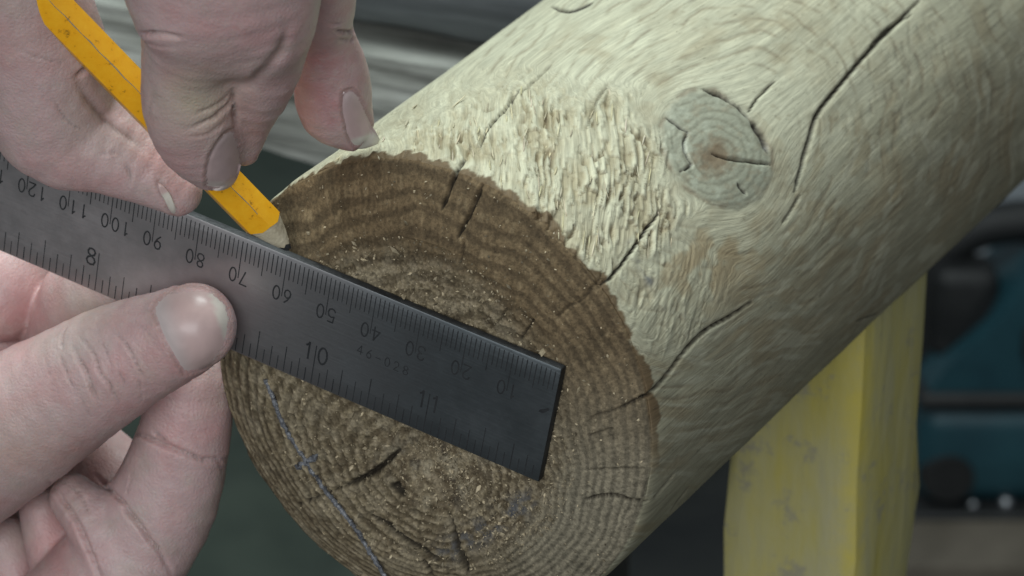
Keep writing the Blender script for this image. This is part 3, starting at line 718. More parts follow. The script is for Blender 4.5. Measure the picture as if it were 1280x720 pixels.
    o = mb.build('millimetre_marks', ink, root); o['kind'] = 'stuff'
    mb = MB(); U = lambda inch: Lr - 25.4 * inch
    for k in range(1, 192):
        ln = 8.4 if k % 16 == 0 else 6.3 if k % 8 == 0 else 5.5 if k % 4 == 0 else 4.3 if k % 2 == 0 else 2.8
        stroke(mb, [(U(k / 16), Wr - 0.45), (U(k / 16), Wr - 0.45 - ln)], 0.22 + g.uniform(-.04, .02))
    o = mb.build('inch_marks', ink, root); o['kind'] = 'stuff'
    def glyph(ch, cu, cv, h, flip, wd, ratio=.58, skew=0, name='numeral'):
        mb = MB(); w = h * ratio
        for pl in DIG[ch]:
            pts = []
            for x, y in pl:
                dx, dy = (x - .5) * w, (y - .5) * h
                if flip: dx, dy = -dx, -dy
                pts.append((cu - dx, cv - dy - skew * dx))
            stroke(mb, pts, wd)
        return mb.build(name, ink, root)
    for n in range(10, 300, 10):
        s = str(n); k = len(s)
        for i, ch in enumerate(s):                   # read from the other edge: upside down
            off = (k - 1 - i) - 0.5
            glyph(ch, n - off * 2.5, 8.75, 2.95, True, 0.32)
    for inch in range(1, 12):
        s = str(inch)
        if len(s) == 1: glyph(s, U(inch) + 1.75, Wr - 7.5, 3.6, False, 0.42, .62)
        else:
            for i, ch in enumerate(s): glyph(ch, U(inch) - (i - 0.5) * (3.3 if s != '11' else 2.9) , Wr - 7.2, 3.6, False, 0.42, .62)
    # part number between the scales
    P0 = on_plane(np.array(450.), np.array(437.), -2.4); P1 = on_plane(np.array(507.), np.array(463.), -2.4)
    def uv(P): d = RO - P; return np.array([d @ RX, d @ RY])
    a, c = uv(P0), uv(P1)
    for i, ch in enumerate('46-028'):
        q = a + (c - a) * i / 5; glyph(ch, q[0], q[1], 1.9, False, 0.2, .62, name='part_number')
    # black smudge near the end
    c = uv(on_plane(np.array(680.), np.array(513.), -2.4)); mb = MB()
    pts = [(c[0] + 1.5 * math.cos(t) * .62 + .5 * math.sin(t), c[1] + 0.95 * math.sin(t) * (.75 + .15 * math.cos(3 * t)) + 0.35 * math.cos(t)) for t in np.linspace(0, 2 * math.pi, 18, endpoint=False)]
    mb.add([ruv(p[0], p[1], 0.02) for p in pts] + [ruv(p[0], p[1], -0.03) for p in pts], [tuple(range(18))] + [(i, (i + 1) % 18, 18 + (i + 1) % 18, 18 + i) for i in range(18)])
    mb.build('smudge', ink, root)
    settle(root)
build_rule()

# ------------------------------------------------------------------ pencil
HP = lambda px, py, h: (lambda d, p: p - d / np.linalg.norm(d) * h)(ray(np.array(float(px)), np.array(float(py))), on_plane(np.array(float(px)), np.array(float(py)), -2.4))
PT0 = HP(361, 311, 0.2); PT1 = HP(55, -2, 34)
PDIR = (PT1 - PT0) / np.linalg.norm(PT1 - PT0)
def build_pencil():
    root = thing('pencil', 'yellow hexagonal pencil held in the upper hand, its blunt point on the log end', 'pencil', PT0)
    a = np.cross(PDIR, CAM - PT0); a /= np.linalg.norm(a); bb = np.cross(PDIR, a)
    R = 4.15; rot = math.radians(36)
    def hexr(t, tilt=0.0, n=24, r=R, rnd=0.86):
        out = []
        for k in range(n):
            q = rot + 2 * math.pi * k / n; s = (q - rot) % (math.pi / 3) - math.pi / 6
            rr = r * (0.866 / math.cos(s)); rr = min(rr, r * 0.968)
            out.append(PT0 + PDIR * (t + tilt * math.cos(q - 2.2) + 0.25 * math.cos(3 * (q - rot) * 2)) + rr * (math.cos(q) * a + math.sin(q) * bb))
        return out
    m, nt, b = nodes('yellow_lacquer'); L = nt.links.new
    tc = N(nt, 'ShaderNodeTexCoord'); n1 = N(nt, 'ShaderNodeTexNoise', Scale=500.0, Detail=6.0, Roughness=0.7); L(tc.outputs['Object'], n1.inputs['Vector'])
    r = N(nt, 'ShaderNodeValToRGB'); L(n1.outputs[0], r.inputs[0]); e = r.color_ramp.elements
    e[0].position, e[0].color = 0.30, (0.20, 0.11, 0.015, 1); e[1].position, e[1].color = 0.40, (0.76, 0.36, 0.012, 1)
    x = e.new(0.7); x.color = (0.80, 0.42, 0.02, 1); L(r.outputs[0], b.inputs['Base Color']); b.inputs['Roughness'].default_value = 0.30
    n2 = N(nt, 'ShaderNodeTexNoise', Scale=900.0, Detail=4.0); L(tc.outputs['Object'], n2.inputs['Vector'])
    bp = N(nt, 'ShaderNodeBump', Strength=0.2, Distance=0.0002); L(n2.outputs[0], bp.inputs['Height']); L(bp.outputs[0], b.inputs['Normal'])
    mb = MB(); mb.rings([hexr(8.2, 1.3), hexr(8.8, 1.3), hexr(30), hexr(60), hexr(100), hexr(150)]); mb.build('body', m, root, True)
    mw = mat_noise('cedar', (0.46, 0.40, 0.28), (0.62, 0.56, 0.42), 400, 0.7, 0.3, 900)
    ml = mat_noise('graphite', (0.03, 0.032, 0.035), (0.06, 0.062, 0.066), 500, 0.4, 0.2, 900, metal=0.3)
    mb = MB(); mb.rings([hexr(1.6, .3, r=1.4), hexr(4.6, .8, r=2.7), hexr(8.5, 1.3, r=4.0)]); mb.build('sharpened_wood', mw, root, True)
    mb = MB(); mb.rings([hexr(0.1, .1, r=0.55), hexr(0.7, .2, r=1.0), hexr(1.9, .3, r=1.5)]); mb.build('lead', ml, root, True)
    # worn grey seam along one edge
    ms = mat_noise('worn_seam', (0.20, 0.17, 0.11), (0.33, 0.27, 0.15), 700, 0.6, 0.2, 900)
    toward = CAM - PT0; best = max(range(6), key=lambda k: (math.cos(rot + k * math.pi / 3) * a + math.sin(rot + k * math.pi / 3) * bb) @ toward)
    q = rot + best * math.pi / 3; e_ = math.cos(q) * a + math.sin(q) * bb; s_ = np.cross(PDIR, e_)
    mb = MB(); rings = []
    for t in np.linspace(11, 149, 60):
        w = 0.05 + 0.09 * random.random(); c = PT0 + PDIR * t + e_ * (R * 0.945) + s_ * 0.08 * math.sin(t)
        rings.append([c + e_ * .10 - s_ * w, c + e_ * .10 + s_ * w, c - e_ * .5 + s_ * w, c - e_ * .5 - s_ * w])
    mb.rings(rings); mb.build('worn_edge', ms, root)
    settle(root)
build_pencil()

# ------------------------------------------------------------------ hands (smooth union of tapered limbs, one continuous skin)
def surface_nets(f, o, h):
    s = f < 0; nx, ny, nz = f.shape
    cnt = np.zeros((nx - 1, ny - 1, nz - 1), np.int8)
    sl = lambda a, d, n: slice(a, n - 1 + a)
    for i in (0, 1):
        for j in (0, 1):
            for k in (0, 1): cnt += s[i:nx - 1 + i, j:ny - 1 + j, k:nz - 1 + k]
    act = (cnt > 0) & (cnt < 8); idx = np.full(act.shape, -1, np.int64); A = np.argwhere(act); idx[act] = np.arange(len(A))
    acc = np.zeros((len(A), 3)); num = np.zeros(len(A))
    cr = [(i, j, k) for i in (0, 1) for j in (0, 1) for k in (0, 1)]
    for a in cr:
        for d in range(3):
            if a[d]: continue
            b = list(a); b[d] = 1
            fa = f[A[:, 0] + a[0], A[:, 1] + a[1], A[:, 2] + a[2]]; fb = f[A[:, 0] + b[0], A[:, 1] + b[1], A[:, 2] + b[2]]
            m = (fa < 0) != (fb < 0); t = np.where(m, fa / np.where(m, fa - fb, 1), 0)
            p = np.tile(np.array(a, float), (len(A), 1)); p[:, d] += t
            acc[m] += p[m]; num[m] += 1
    V = (A + acc / num[:, None]) * h + o
    F = []
    for d in range(3):
        e = [slice(None)] * 3; e2 = [slice(None)] * 3; e[d] = slice(0, -1); e2[d] = slice(1, None)
        sa, sb = s[tuple(e)], s[tuple(e2)]; Q = np.argwhere(sa != sb)
        u, v = (d + 1) % 3, (d + 2) % 3
        ok = (Q[:, u] > 0) & (Q[:, v] > 0) & (Q[:, u] < f.shape[u] - 1) & (Q[:, v] < f.shape[v] - 1); Q = Q[ok]
        fl = sa[tuple(Q.T)]
        def cell(du, dv):
            c = Q.copy(); c[:, u] -= du; c[:, v] -= dv; return idx[tuple(c.T)]
        q = np.stack([cell(1, 1), cell(0, 1), cell(0, 0), cell(1, 0)], -1)
        q[~fl] = q[~fl][:, ::-1]; F.append(q)
    return V, np.vstack(F)
def vnormals(V, F):
    n = np.cross(V[F[:, 2]] - V[F[:, 0]], V[F[:, 3]] - V[F[:, 1]]); out = np.zeros_like(V)
    for k in range(4):
        for c in range(3): out[:, c] += np.bincount(F[:, k], n[:, c], len(V))
    return out / (np.linalg.norm(out, axis=1, keepdims=True) + 1e-12)
def relax(V, F, it, lam=0.5):
    a = F.ravel(); b = np.roll(F, 1, 1).ravel(); deg = np.bincount(a, minlength=len(V)).astype(float)[:, None]
    deg[deg == 0] = 1
    for k in range(it):
        for l in (lam, -lam * 1.03):
            s = np.stack([np.bincount(a, V[b, c], len(V)) for c in range(3)], 1) / deg
            V = V + l * (s - V)
    return V
def hand_field(groups, res, k_in, pairs_k):
    segs = []
    for g in groups:
        for ch in g['chains']:
            q = catmull(ch, 3); P = np.array([HP(x, y, h) for x, y, h, r in q])
            dep = proj(P)[2]; R = q[:, 3] * dep / FPX; segs.append((g, P, R))
    allP = np.vstack([s[1] for s in segs]); allR = np.concatenate([s[2] for s in segs]); pad = 3.0
    lo = (allP - allR[:, None]).min(0) - pad; hi = (allP + allR[:, None]).max(0) + pad
    n = np.ceil((hi - lo) / res).astype(int) + 1
    ax = [lo[i] + res * np.arange(n[i]) for i in range(3)]
    def chain_field(P, R, k):
        f = np.full(n, 9.0, np.float32)
        for i in range(len(P) - 1):
            a, b, ra, rb = P[i], P[i + 1], R[i], R[i + 1]; mg = max(ra, rb) + 6
            l = np.minimum(a, b) - mg; u = np.maximum(a, b) + mg
            i0 = np.clip(((l - lo) / res).astype(int), 0, n - 1); i1 = np.clip(((u - lo) / res).astype(int) + 2, 1, n)
            gx, gy, gz = [ax[d][i0[d]:i1[d]].astype(np.float32) for d in range(3)]
            X, Y, Z = gx[:, None, None] - a[0], gy[None, :, None] - a[1], gz[None, None, :] - a[2]
            ba = b - a; t = np.clip((X * ba[0] + Y * ba[1] + Z * ba[2]) / (ba @ ba), 0, 1)
            d = np.sqrt((X - t * ba[0]) ** 2 + (Y - t * ba[1]) ** 2 + (Z - t * ba[2]) ** 2) - (ra + (rb - ra) * t)
            s = (slice(i0[0], i1[0]), slice(i0[1], i1[1]), slice(i0[2], i1[2]))
            f[s] = np.minimum(f[s], d)
        return f
    def smin(a, b, k):
        h = np.clip(0.5 + 0.5 * (b - a) / k, 0, 1); return b + (a - b) * h - k * h * (1 - h)
    tot = None
    for g in groups:
        gf = None
        for (gg, P, R) in segs:
            if gg is g:
                f = chain_field(P, R, k_in); gf = f if gf is None else smin(gf, f, g.get('k', k_in))
        tot = gf if tot is None else smin(tot, gf, g.get('kj', pairs_k))
    return tot, lo
NAILMATCOL = {}
def build_hand(name, label, groups, creases, nails, tints, base, res=0.62, seed=1):
    f, lo = hand_field(groups, res, 3.0, 1.0)
    V, F = surface_nets(f, lo, res); V = relax(V, F, 3)
    n = vnormals(V, F)
    if ((V - V.mean(0)) * n).sum() < 0: F = F[:, ::-1]; n = -n
    px, py, dz = proj(V)
    vd = CAM - V; vd /= np.linalg.norm(vd, axis=1, keepdims=True); facing = (n * vd).sum(1)
    # nearest layer only, from a coarse depth map
    gx, gy = np.floor(px / 5).astype(int) + 200, np.floor(py / 5).astype(int) + 200
    key = np.clip(gx, 0, 899) * 900 + np.clip(gy, 0, 899); zb = np.full(810000, 1e9); np.minimum.at(zb, key, dz)
    vis = (facing > 0.03) & (dz < zb[key] + 3.5)
    dis = np.zeros(len(V)); cm = np.zeros(len(V))
    jx = 2.0 * fbm(px / 14, py / 14, seed=seed + 5, oct=2); jy = 2.0 * fbm(px / 14, py / 14, seed=seed + 6, oct=2)
    for pts, hw, dep in creases:
        d, fr = poly_dist(px + jx, py + jy, catmull(pts, 4)); tw = np.clip(3.5 * np.minimum(fr, 1 - fr) + 0.15, 0, 1)
        dep = dep * 1.45; hw = hw * 0.78; g = np.exp(-(d / hw) ** 2) * tw * vis; dis -= g * dep
        dis += np.exp(-((d - hw * 2.2) / (hw * 1.4)) ** 2) * tw * vis * min(dep, 0.6) * 0.16; cm = np.maximum(cm, g ** 2.5 * min(1, dep / .6))
    # flesh: broad softness and fine lines
    dis += 0.22 * fbm(V[:, 0] / 7, V[:, 1] / 7, V[:, 2] / 7, seed=seed, oct=3) + 0.05 * fbm(V[:, 0] / 1.3, V[:, 1] / 1.3, V[:, 2] / 1.3, seed=seed + 1, oct=2)
    # nail folds
    nm = np.zeros(len(V))
    for nl in nails:
        q = catmull(list(nl['pts']) + [nl['pts'][0]], 5)
        d, fr = poly_dist(px, py, q); ins = in_poly(px, py, q)
        near = vis & (np.hypot(px - np.mean(q[:, 0]), py - np.mean(q[:, 1])) < 90)
        dis -= np.where(near & ins, 0.30 * sstep(0, 5, d), 0)
        dis += np.where(near & ~ins, 0.34 * np.exp(-(d / 5.5) ** 2) * nl.get('fold', 1.0), 0)
        dis -= np.where(near, 0.14 * np.exp(-(d / 2.2) ** 2), 0); nm = np.maximum(nm, np.where(near, np.exp(-(d / 3.0) ** 2), 0))
    V2 = V + n * dis[:, None]
    base_c = np.array([0.485, 0.345, 0.34])
    col = np.tile(base_c, (len(V), 1))
    def mix(c, t): 
        nonlocal col; col = col + (np.asarray(c) - col) * np.clip(t, 0, 1)[:, None]
    b1 = fbm(V[:, 0] / 6, V[:, 1] / 6, V[:, 2] / 6, seed=seed + 2, oct=4); b2 = fbm(V[:, 0] / 1.6, V[:, 1] / 1.6, V[:, 2] / 1.6, seed=seed + 3, oct=3)
    mix((0.47, 0.26, 0.255), 0.45 * sstep(0.0, 0.5, b1)); mix((0.42, 0.345, 0.31), 0.5 * sstep(0.0, 0.5, -b1))
    for (x, y, rx, ry, c, t) in tints:
        mix(c, t * np.exp(-((px - x) / rx) ** 2 - ((py - y) / ry) ** 2) * (0.8 + 0.5 * b1))
    # dry dusty skin, creases and nail folds darkened in the colour
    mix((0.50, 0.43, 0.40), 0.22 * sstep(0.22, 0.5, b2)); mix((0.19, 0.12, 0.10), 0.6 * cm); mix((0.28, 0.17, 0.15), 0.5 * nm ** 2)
    root = thing(name, label, 'hand', base)
    make_mesh('skin', V2, F, M_skin, root, np.clip(col, .02, .8))
    # nails: a plate laid over the fingertip
    bvh = BVHTree.FromPolygons([tuple(v) for v in V2], [tuple(q) for q in F.tolist()])
    for nl in nails:
        a, b, c, d = [np.array(p, float) for p in nl['quad']]     # root-left, root-right, tip-right, tip-left
        nu_, nv_ = 22, 22; G = np.zeros((nu_, nv_, 3)); mask = np.zeros((nu_, nv_), bool)
        poly = catmull(list(nl['pts']) + [nl['pts'][0]], 6)
        # map unit disc-like superellipse into the outline by radial interpolation
        cen = poly.mean(0); nr, na = 11, 44
        ph = np.linspace(0, 2 * math.pi, na, endpoint=False)
        angp = np.unwrap(np.arctan2(poly[:, 1] - cen[1], poly[:, 0] - cen[0]))
        bound = np.zeros((na, 2))
        for i, q in enumerate(ph):
            best = 0; dirv = np.array([math.cos(q), math.sin(q)])
            for k in range(len(poly) - 1):
                p0, p1 = poly[k] - cen, poly[k + 1] - cen; e = p1 - p0; den = dirv[0] * e[1] - dirv[1] * e[0]
                if abs(den) < 1e-9: continue
                t = (p0[0] * e[1] - p0[1] * e[0]) / den; u = (p0[0] * dirv[1] - p0[1] * dirv[0]) / den
                if t > 0 and -1e-6 <= u <= 1 + 1e-6: best = max(best, t)
            bound[i] = dirv * best
        pts2 = [cen] + [cen + bound[i] * (j / nr) for j in range(1, nr + 1) for i in range(na)]
        P3 = []; hits = []
        for p in pts2:
            dv = ray(np.array(p[0]), np.array(p[1])); dv = dv / np.linalg.norm(dv)
            h = bvh.ray_cast(Vector(CAM), Vector(dv))
            hits.append(h[0] is not None); P3.append(np.array(h[0]) if h[0] is not None else np.full(3, np.nan))
        P3 = np.array(P3); hits = np.array(hits)
        # points past the silhouette continue from the fingertip plane
        if not hits.all():
            ok = P3[hits]; q2 = np.array(pts2)[hits]; dd = proj(ok)[2]
            A_ = np.c_[q2, np.ones(len(q2))]; co, *_ = np.linalg.lstsq(A_, dd, rcond=None)
            for i in np.flatnonzero(~hits):
                z = co @ np.r_[pts2[i], 1]; P3[i] = CAM + ray(np.array(pts2[i][0]), np.array(pts2[i][1])) * z
        # smooth quadratic sheet through the depth of the fingertip
        q2 = (np.array(pts2) - cen) / 40.0; dd = proj(P3)[2]
        A_ = np.c_[np.ones(len(q2)), q2, q2[:, 0] ** 2, q2[:, 1] ** 2, q2[:, 0] * q2[:, 1], q2[:, 0] ** 3, q2[:, 1] ** 3]
        co, *_ = np.linalg.lstsq(A_, dd, rcond=None); dd2 = A_ @ co
        rfrac = np.r_[0, np.repeat(np.arange(1, nr + 1) / nr, na)]
        edge_in = np.where(rfrac > 0.7, (rfrac - 0.7) / 0.3, 0)
        off = nl.get('off', 0.45) - 0.55 * edge_in ** 2
        dd2 = np.minimum(0.6 * dd2 + 0.4 * dd - off, dd - 0.16) + 0.45 * edge_in ** 2
        PP = CAM + ray(np.array(pts2)[:, 0], np.array(pts2)[:, 1]) * dd2[:, None]
        low = CAM + ray(np.array(pts2)[:, 0], np.array(pts2)[:, 1]) * (dd2 + 0.6)[:, None]
        Fq = []
        for i in range(na):
            j = (i + 1) % na; Fq.append((0, 0, 1 + j, 1 + i))
        tri = [(0, 1 + (i + 1) % na, 1 + i) for i in range(na)]
        quad = [(1 + r * na + i, 1 + r * na + (i + 1) % na, 1 + (r + 1) * na + (i + 1) % na, 1 + (r + 1) * na + i) for r in range(nr - 1) for i in range(na)]
        nP = len(PP); rimI = [1 + (nr - 1) * na + i for i in range(na)]
        skirt = [(rimI[i], rimI[(i + 1) % na], nP + rimI[(i + 1) % na], nP + rimI[i]) for i in range(na)]
        T = []
        for qd in quad + skirt: T += [(qd[0], qd[1], qd[2]), (qd[0], qd[2], qd[3])]
        T += tri
        VV = np.vstack([PP, low])
        # colour: pale moon at the root, pink bed, whitish free edge
        ax0 = (a + b) / 2; ax1 = (c + d) / 2; L2 = ax1 - ax0; tt = ((np.array(pts2) - ax0) @ L2) / (L2 @ L2)
        cn = np.tile(np.array(nl.get('bed', (0.50, 0.365, 0.35))), (len(pts2), 1))
        lun = sstep(0.48, 0.06, tt + 0.10 * np.cos(np.linspace(0, 0, len(pts2)))) * nl.get('lun', 0.8)
        cn = cn + (np.array([0.50, 0.445, 0.435]) - cn) * lun[:, None]
        fe = sstep(nl.get('free', 0.86) - 0.01, nl.get('free', 0.86) + 0.05, tt); cn = cn + (np.array([0.58, 0.57, 0.50]) - cn) * (fe * nl.get('fw', 0.9))[:, None]
        cn = cn * (1 + 0.10 * fbm(np.array(pts2)[:, 0] / 12, np.array(pts2)[:, 1] / 12, seed=seed + 9))[:, None]
        make_mesh('fingernail', VV, np.array(T), M_nail, root, np.vstack([cn, cn]))
    settle(root)
RED = (0.45, 0.20, 0.195); PINK = (0.50, 0.25, 0.25); CREAM = (0.48, 0.42, 0.31); PALE = (0.47, 0.42, 0.38)
# lower hand: thumb on the rule, fingers curled behind it
left_groups = [
    dict(chains=[[(-190, 640, 0, 118), (-80, 585, 14, 104), (28, 523, 17, 88), (92, 484, 15.5, 79), (150, 449, 13, 71), (200, 427, 10.5, 62), (243, 408, 9.2, 53)]], kj=2.5),
    dict(chains=[[(170, 410, -17, 44), (226, 475, -13.5, 57), (233, 528, -10.5, 57), (206, 622, -7, 68), (160, 694, -2, 76), (100, 775, 4, 88), (20, 860, 5, 100)]], kj=1.2),
    dict(chains=[[(92, 622, 2, 31), (118, 652, 4.5, 38), (150, 704, 6, 46), (185, 768, 6, 56), (180, 860, 0, 75)]], kj=1.0),
    dict(chains=[[(52, 640, -3, 28), (68, 690, -1, 36), (94, 752, 1, 45), (100, 860, 0, 66)]], kj=1.0),
    dict(chains=[[(8, 680, -6, 36), (34, 760, -5, 46), (60, 850, -6, 60)], [(-90, 630, -14, 90), (-30, 660, -14, 70), (0, 720, -14, 60)]], kj=1.2),
    dict(chains=[[(-150, 270, -24, 80), (-65, 315, -21, 78), (2, 362, -17, 66)], [(152, 362, -15, 54), (108, 378, -16, 60), (84, 440, -21, 58), (40, 500, -26, 60)], [(-20, 440, -22, 70), (60, 470, -26, 60)]], k=0.6, kj=1.0),
    dict(chains=[[(-230, 560, -22, 120), (-120, 560, -30, 110), (0, 560, -36, 90), (90, 560, -38, 55), (132, 588, -31, 50), (170, 620, -26, 48)], [(-230, 700, -15, 130), (-120, 760, -12, 120), (0, 840, -6, 110)], [(-230, 640, -6, 140), (-330, 700, -6, 150)]], kj=2.0),
]
left_creases = [
    ([(98, 420), (117, 439), (126, 467), (139, 484), (153, 512)], 2.4, 0.50), ([(90, 430), (103, 456), (114, 481), (130, 516)], 2.8, 0.60),
    ([(140, 411), (156, 428), (169, 453), (182, 478)], 2.2, 0.42), ([(144, 445), (151, 470), (157, 486)], 1.8, 0.30), ([(72, 437), (80, 459), (94, 489)], 1.8, 0.28),
    ([(122, 418), (134, 440), (140, 460)], 1.6, 0.22), ([(56, 445), (60, 462), (66, 478)], 1.6, 0.2), ([(172, 470), (176, 488), (176, 505)], 1.8, 0.22), ([(100, 492), (106, 510), (118, 528)], 1.6, 0.2),
    ([(84, 405), (78, 424), (80, 440)], 2.0, 0.25), ([(166, 398), (182, 412), (192, 432)], 1.6, 0.16),
    ([(160, 540), (180, 546), (205, 556), (238, 569), (262, 575), (288, 572)], 3.4, 1.0), ([(190, 540), (212, 552)], 2.4, 0.35), ([(226, 522), (238, 522)], 1.6, 0.25),
    ([(120, 594), (144, 620), (165, 646), (196, 686), (215, 715)], 3.2, 1.3), ([(60, 602), (73, 619), (92, 644), (104, 671), (119, 708), (130, 730)], 3.2, 1.2),
    ([(166, 590), (160, 610), (158, 622)], 1.6, 0.15), ([(270, 570), (281, 590)], 2.0, 0.25), ([(86, 604), (104, 622), (112, 650)], 2.0, 0.3),
]
build_hand('left_hand', 'bare hand at lower left pressing the steel rule with its thumb', left_groups, left_creases,
    [dict(pts=[(189, 388), (196, 376), (212, 365), (236, 357), (262, 362), (282, 380), (289, 406), (284, 431), (270, 451), (250, 463), (230, 468), (224, 462), (212, 440), (200, 416)],
          quad=[(193, 380), (227, 467), (291, 440), (268, 364)], lun=0.8, free=0.90, fw=0.7, fold=1.0)],
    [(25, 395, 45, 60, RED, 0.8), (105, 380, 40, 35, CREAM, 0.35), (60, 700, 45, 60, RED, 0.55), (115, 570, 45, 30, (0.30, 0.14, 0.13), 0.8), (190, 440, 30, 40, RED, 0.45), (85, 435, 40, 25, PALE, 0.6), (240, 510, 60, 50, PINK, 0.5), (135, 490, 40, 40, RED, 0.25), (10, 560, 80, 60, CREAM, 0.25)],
    (-120, 20, -60), seed=3)
# upper hand: thumb and index on the pencil, outer finger on the log
right_groups = [
    dict(chains=[[(-40, -120, 38, 95), (10, -40, 31, 82), (52, 60, 24, 82), (70, 148, 18, 80), (130, 184, 14, 58), (184, 214, 10.5, 43), (222, 239, 8.0, 31)]], kj=2.5),
    dict(chains=[[(240, -110, 47, 100), (246, -20, 44, 92), (250, 20, 41, 76), (238, 70, 37, 61), (238, 130, 32, 60), (248, 172, 27, 52), (264, 202, 23, 36)]], kj=1.6),
    dict(chains=[[(345, -90, 40, 62), (345, -10, 36, 56), (336, 45, 31, 52), (326, 98, 25, 45), (314, 150, 18, 27), (307, 190, 13, 17)]], kj=3.0),
    dict(chains=[[(300, -110, 46, 95), (300, -30, 42, 82), (312, 30, 37, 60)]], kj=5.0),
    dict(chains=[[(398, -110, 26, 58), (401, -40, 15, 46), (400, 0, 9, 45), (400, 40, 3, 41), (414, 96, -4, 48), (419, 132, -8, 47), (436, 157, -10, 31)]], kj=1.0),
    dict(chains=[[(-60, -200, 45, 130), (120, -230, 52, 150), (260, -220, 48, 140), (380, -190, 36, 90)], [(60, -330, 60, 190), (-40, -460, 80, 190)]], kj=6.0),
]
right_creases = [
    ([(172, 42), (190, 43), (208, 46), (226, 47)], 3.2, 1.3), ([(176, 52), (196, 58), (214, 60)], 1.8, 0.2),
    ([(96, 97), (106, 88), (120, 80)], 3.2, 0.9), ([(97, 97), (108, 122), (130, 146), (160, 168), (190, 195)], 7.0, 0.55),
    ([(236, 160), (262, 152), (282, 136), (296, 116)], 3.2, 0.5), ([(240, 142), (268, 134), (292, 114)], 2.4, 0.3), ([(230, 172), (262, 166), (286, 150)], 1.8, 0.2),
    ([(292, 112), (294, 135), (295, 160)], 3.5, 0.8), ([(360, 30), (352, 62), (330, 90), (300, 112)], 8.0, 0.5),
    ([(158, 206), (164, 220), (160, 238)], 2.6, 0.5), ([(420, 38), (432, 40), (446, 37)], 2.4, 0.6), ([(424, 48), (436, 50), (446, 48)], 2.0, 0.3), ([(410, 30), (428, 28)], 1.6, 0.2),
    ([(20, 60), (50, 72), (90, 80)], 2.0, 0.2), ([(60, 120), (84, 150), (110, 170)], 2.0, 0.25), ([(120, 196), (140, 190), (158, 198)], 1.8, 0.25), ([(196, 108), (190, 128), (186, 150)], 2.0, 0.15),
]
build_hand('right_hand', 'bare hand at upper left gripping the yellow pencil', right_groups, right_creases,
    [dict(pts=[(290, 160), (297, 172), (301, 192), (300, 212), (292, 230), (278, 238), (264, 237), (256, 228), (258, 204), (266, 184), (278, 168)], quad=[(266, 178), (293, 162), (296, 228), (262, 236)], lun=0.25, free=0.90, fw=0.4, bed=(0.50, 0.375, 0.37), off=0.25, fold=.7),
     dict(pts=[(427, 114), (440, 110), (448, 118), (456, 136), (466, 158), (475, 176), (462, 184), (445, 186), (436, 176), (430, 156), (426, 134)], quad=[(425, 120), (446, 112), (474, 176), (444, 186)], lun=0.35, free=0.80, fw=0.85, bed=(0.50, 0.37, 0.365), off=0.25, fold=.8),
     dict(pts=[(196, 226), (204, 230), (212, 240), (217, 250), (221, 264), (218, 270), (212, 264), (205, 250), (198, 238)], quad=[(196, 228), (202, 226), (221, 266), (214, 268)], lun=0.0, free=0.35, fw=0.8, fold=.5, off=0.5)],
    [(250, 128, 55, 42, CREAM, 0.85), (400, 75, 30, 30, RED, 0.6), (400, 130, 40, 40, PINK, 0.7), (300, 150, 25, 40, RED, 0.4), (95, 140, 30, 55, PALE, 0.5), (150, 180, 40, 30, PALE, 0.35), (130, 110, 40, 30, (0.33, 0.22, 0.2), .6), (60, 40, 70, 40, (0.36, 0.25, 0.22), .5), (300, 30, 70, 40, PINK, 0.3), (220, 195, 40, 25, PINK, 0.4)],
    (-70, -40, 110), seed=23)

# ------------------------------------------------------------------ weathered timbers behind, upper left
def build_timbers():
    mg = mat_noise('weathered_timber', (0.13, 0.13, 0.11), (0.60, 0.61, 0.56), 130, 0.8, 0.8, 160, stretch=(0.10, 1, 1.4), c3=(0.46, 0.47, 0.44), bdist=0.002)
    md = mat_noise('grey_pole_wood', (0.16, 0.18, 0.19), (0.42, 0.46, 0.47), 45, 0.75, 0.6, 160, stretch=(0.15, 1, 1), c3=(0.40, 0.43, 0.42), bdist=0.002)
    mt = mat_noise('dark_timber', (0.012, 0.013, 0.012), (0.03, 0.03, 0.026), 40, 0.8, 0.4, 200)
    def bar(sec, x0, x1, nx, yc, zc, seed, amp):
        mb = MB(); rings = []
        for x in np.linspace(x0, x1, nx):
            rg = []
            for i, (a, b) in enumerate(sec):
                d = amp * float(fbm(np.array(x / 45.), np.array(i * 0.55), seed=seed, oct=3)); l = math.hypot(a, b)
                rg.append(np.array([x, yc + a * (1 + d / l), zc + b * (1 + d / l) + 1.5 * math.sin(x / 120.)]))
            rings.append(rg)
        mb.rings(rings); return mb
    rect = [(-24, -20), (-25, -8), (-24, 6), (-23, 19), (-10, 21), (8, 20), (24, 20), (25, 0), (24, -20), (0, -21)]
    rect = [(a, b) for a, b in rect]
    r1 = thing('weathered_plank', 'weathered pale grey timber lying under the dark round pole behind the log', 'plank', (-190, 325, -96))
    bar(rect, -640, -95, 80, 325, -75, 5, 2.5).build('timber', mg, r1, True); settle(r1)
    r2 = thing('weathered_pole', 'dark blue grey round pole lying on the pale timber behind the log', 'pole', (-190, 335, -54))
    circ = [(30 * math.cos(t), 30 * math.sin(t)) for t in np.linspace(0, 2 * math.pi, 18, endpoint=False)]
    bar(circ, -640, -95, 80, 332, -25.5, 8, 2.5).build('pole_wood', md, r2, True); settle(r2)
    r3 = thing('trestle', 'dark timber trestle under the weathered timbers behind the log', 'trestle', (-150, 325, -800))
    for x in (-130, -560):
        mb = MB(); mb.box((x, 325, -448), (34, 44, 704)); mb.build('leg', mt, r3, bevel=1.5)
    mb = MB(); mb.box((-345, 325, -620), (396, 26, 34)); mb.build('stretcher', mt, r3, bevel=1.5); settle(r3)
build_timbers()

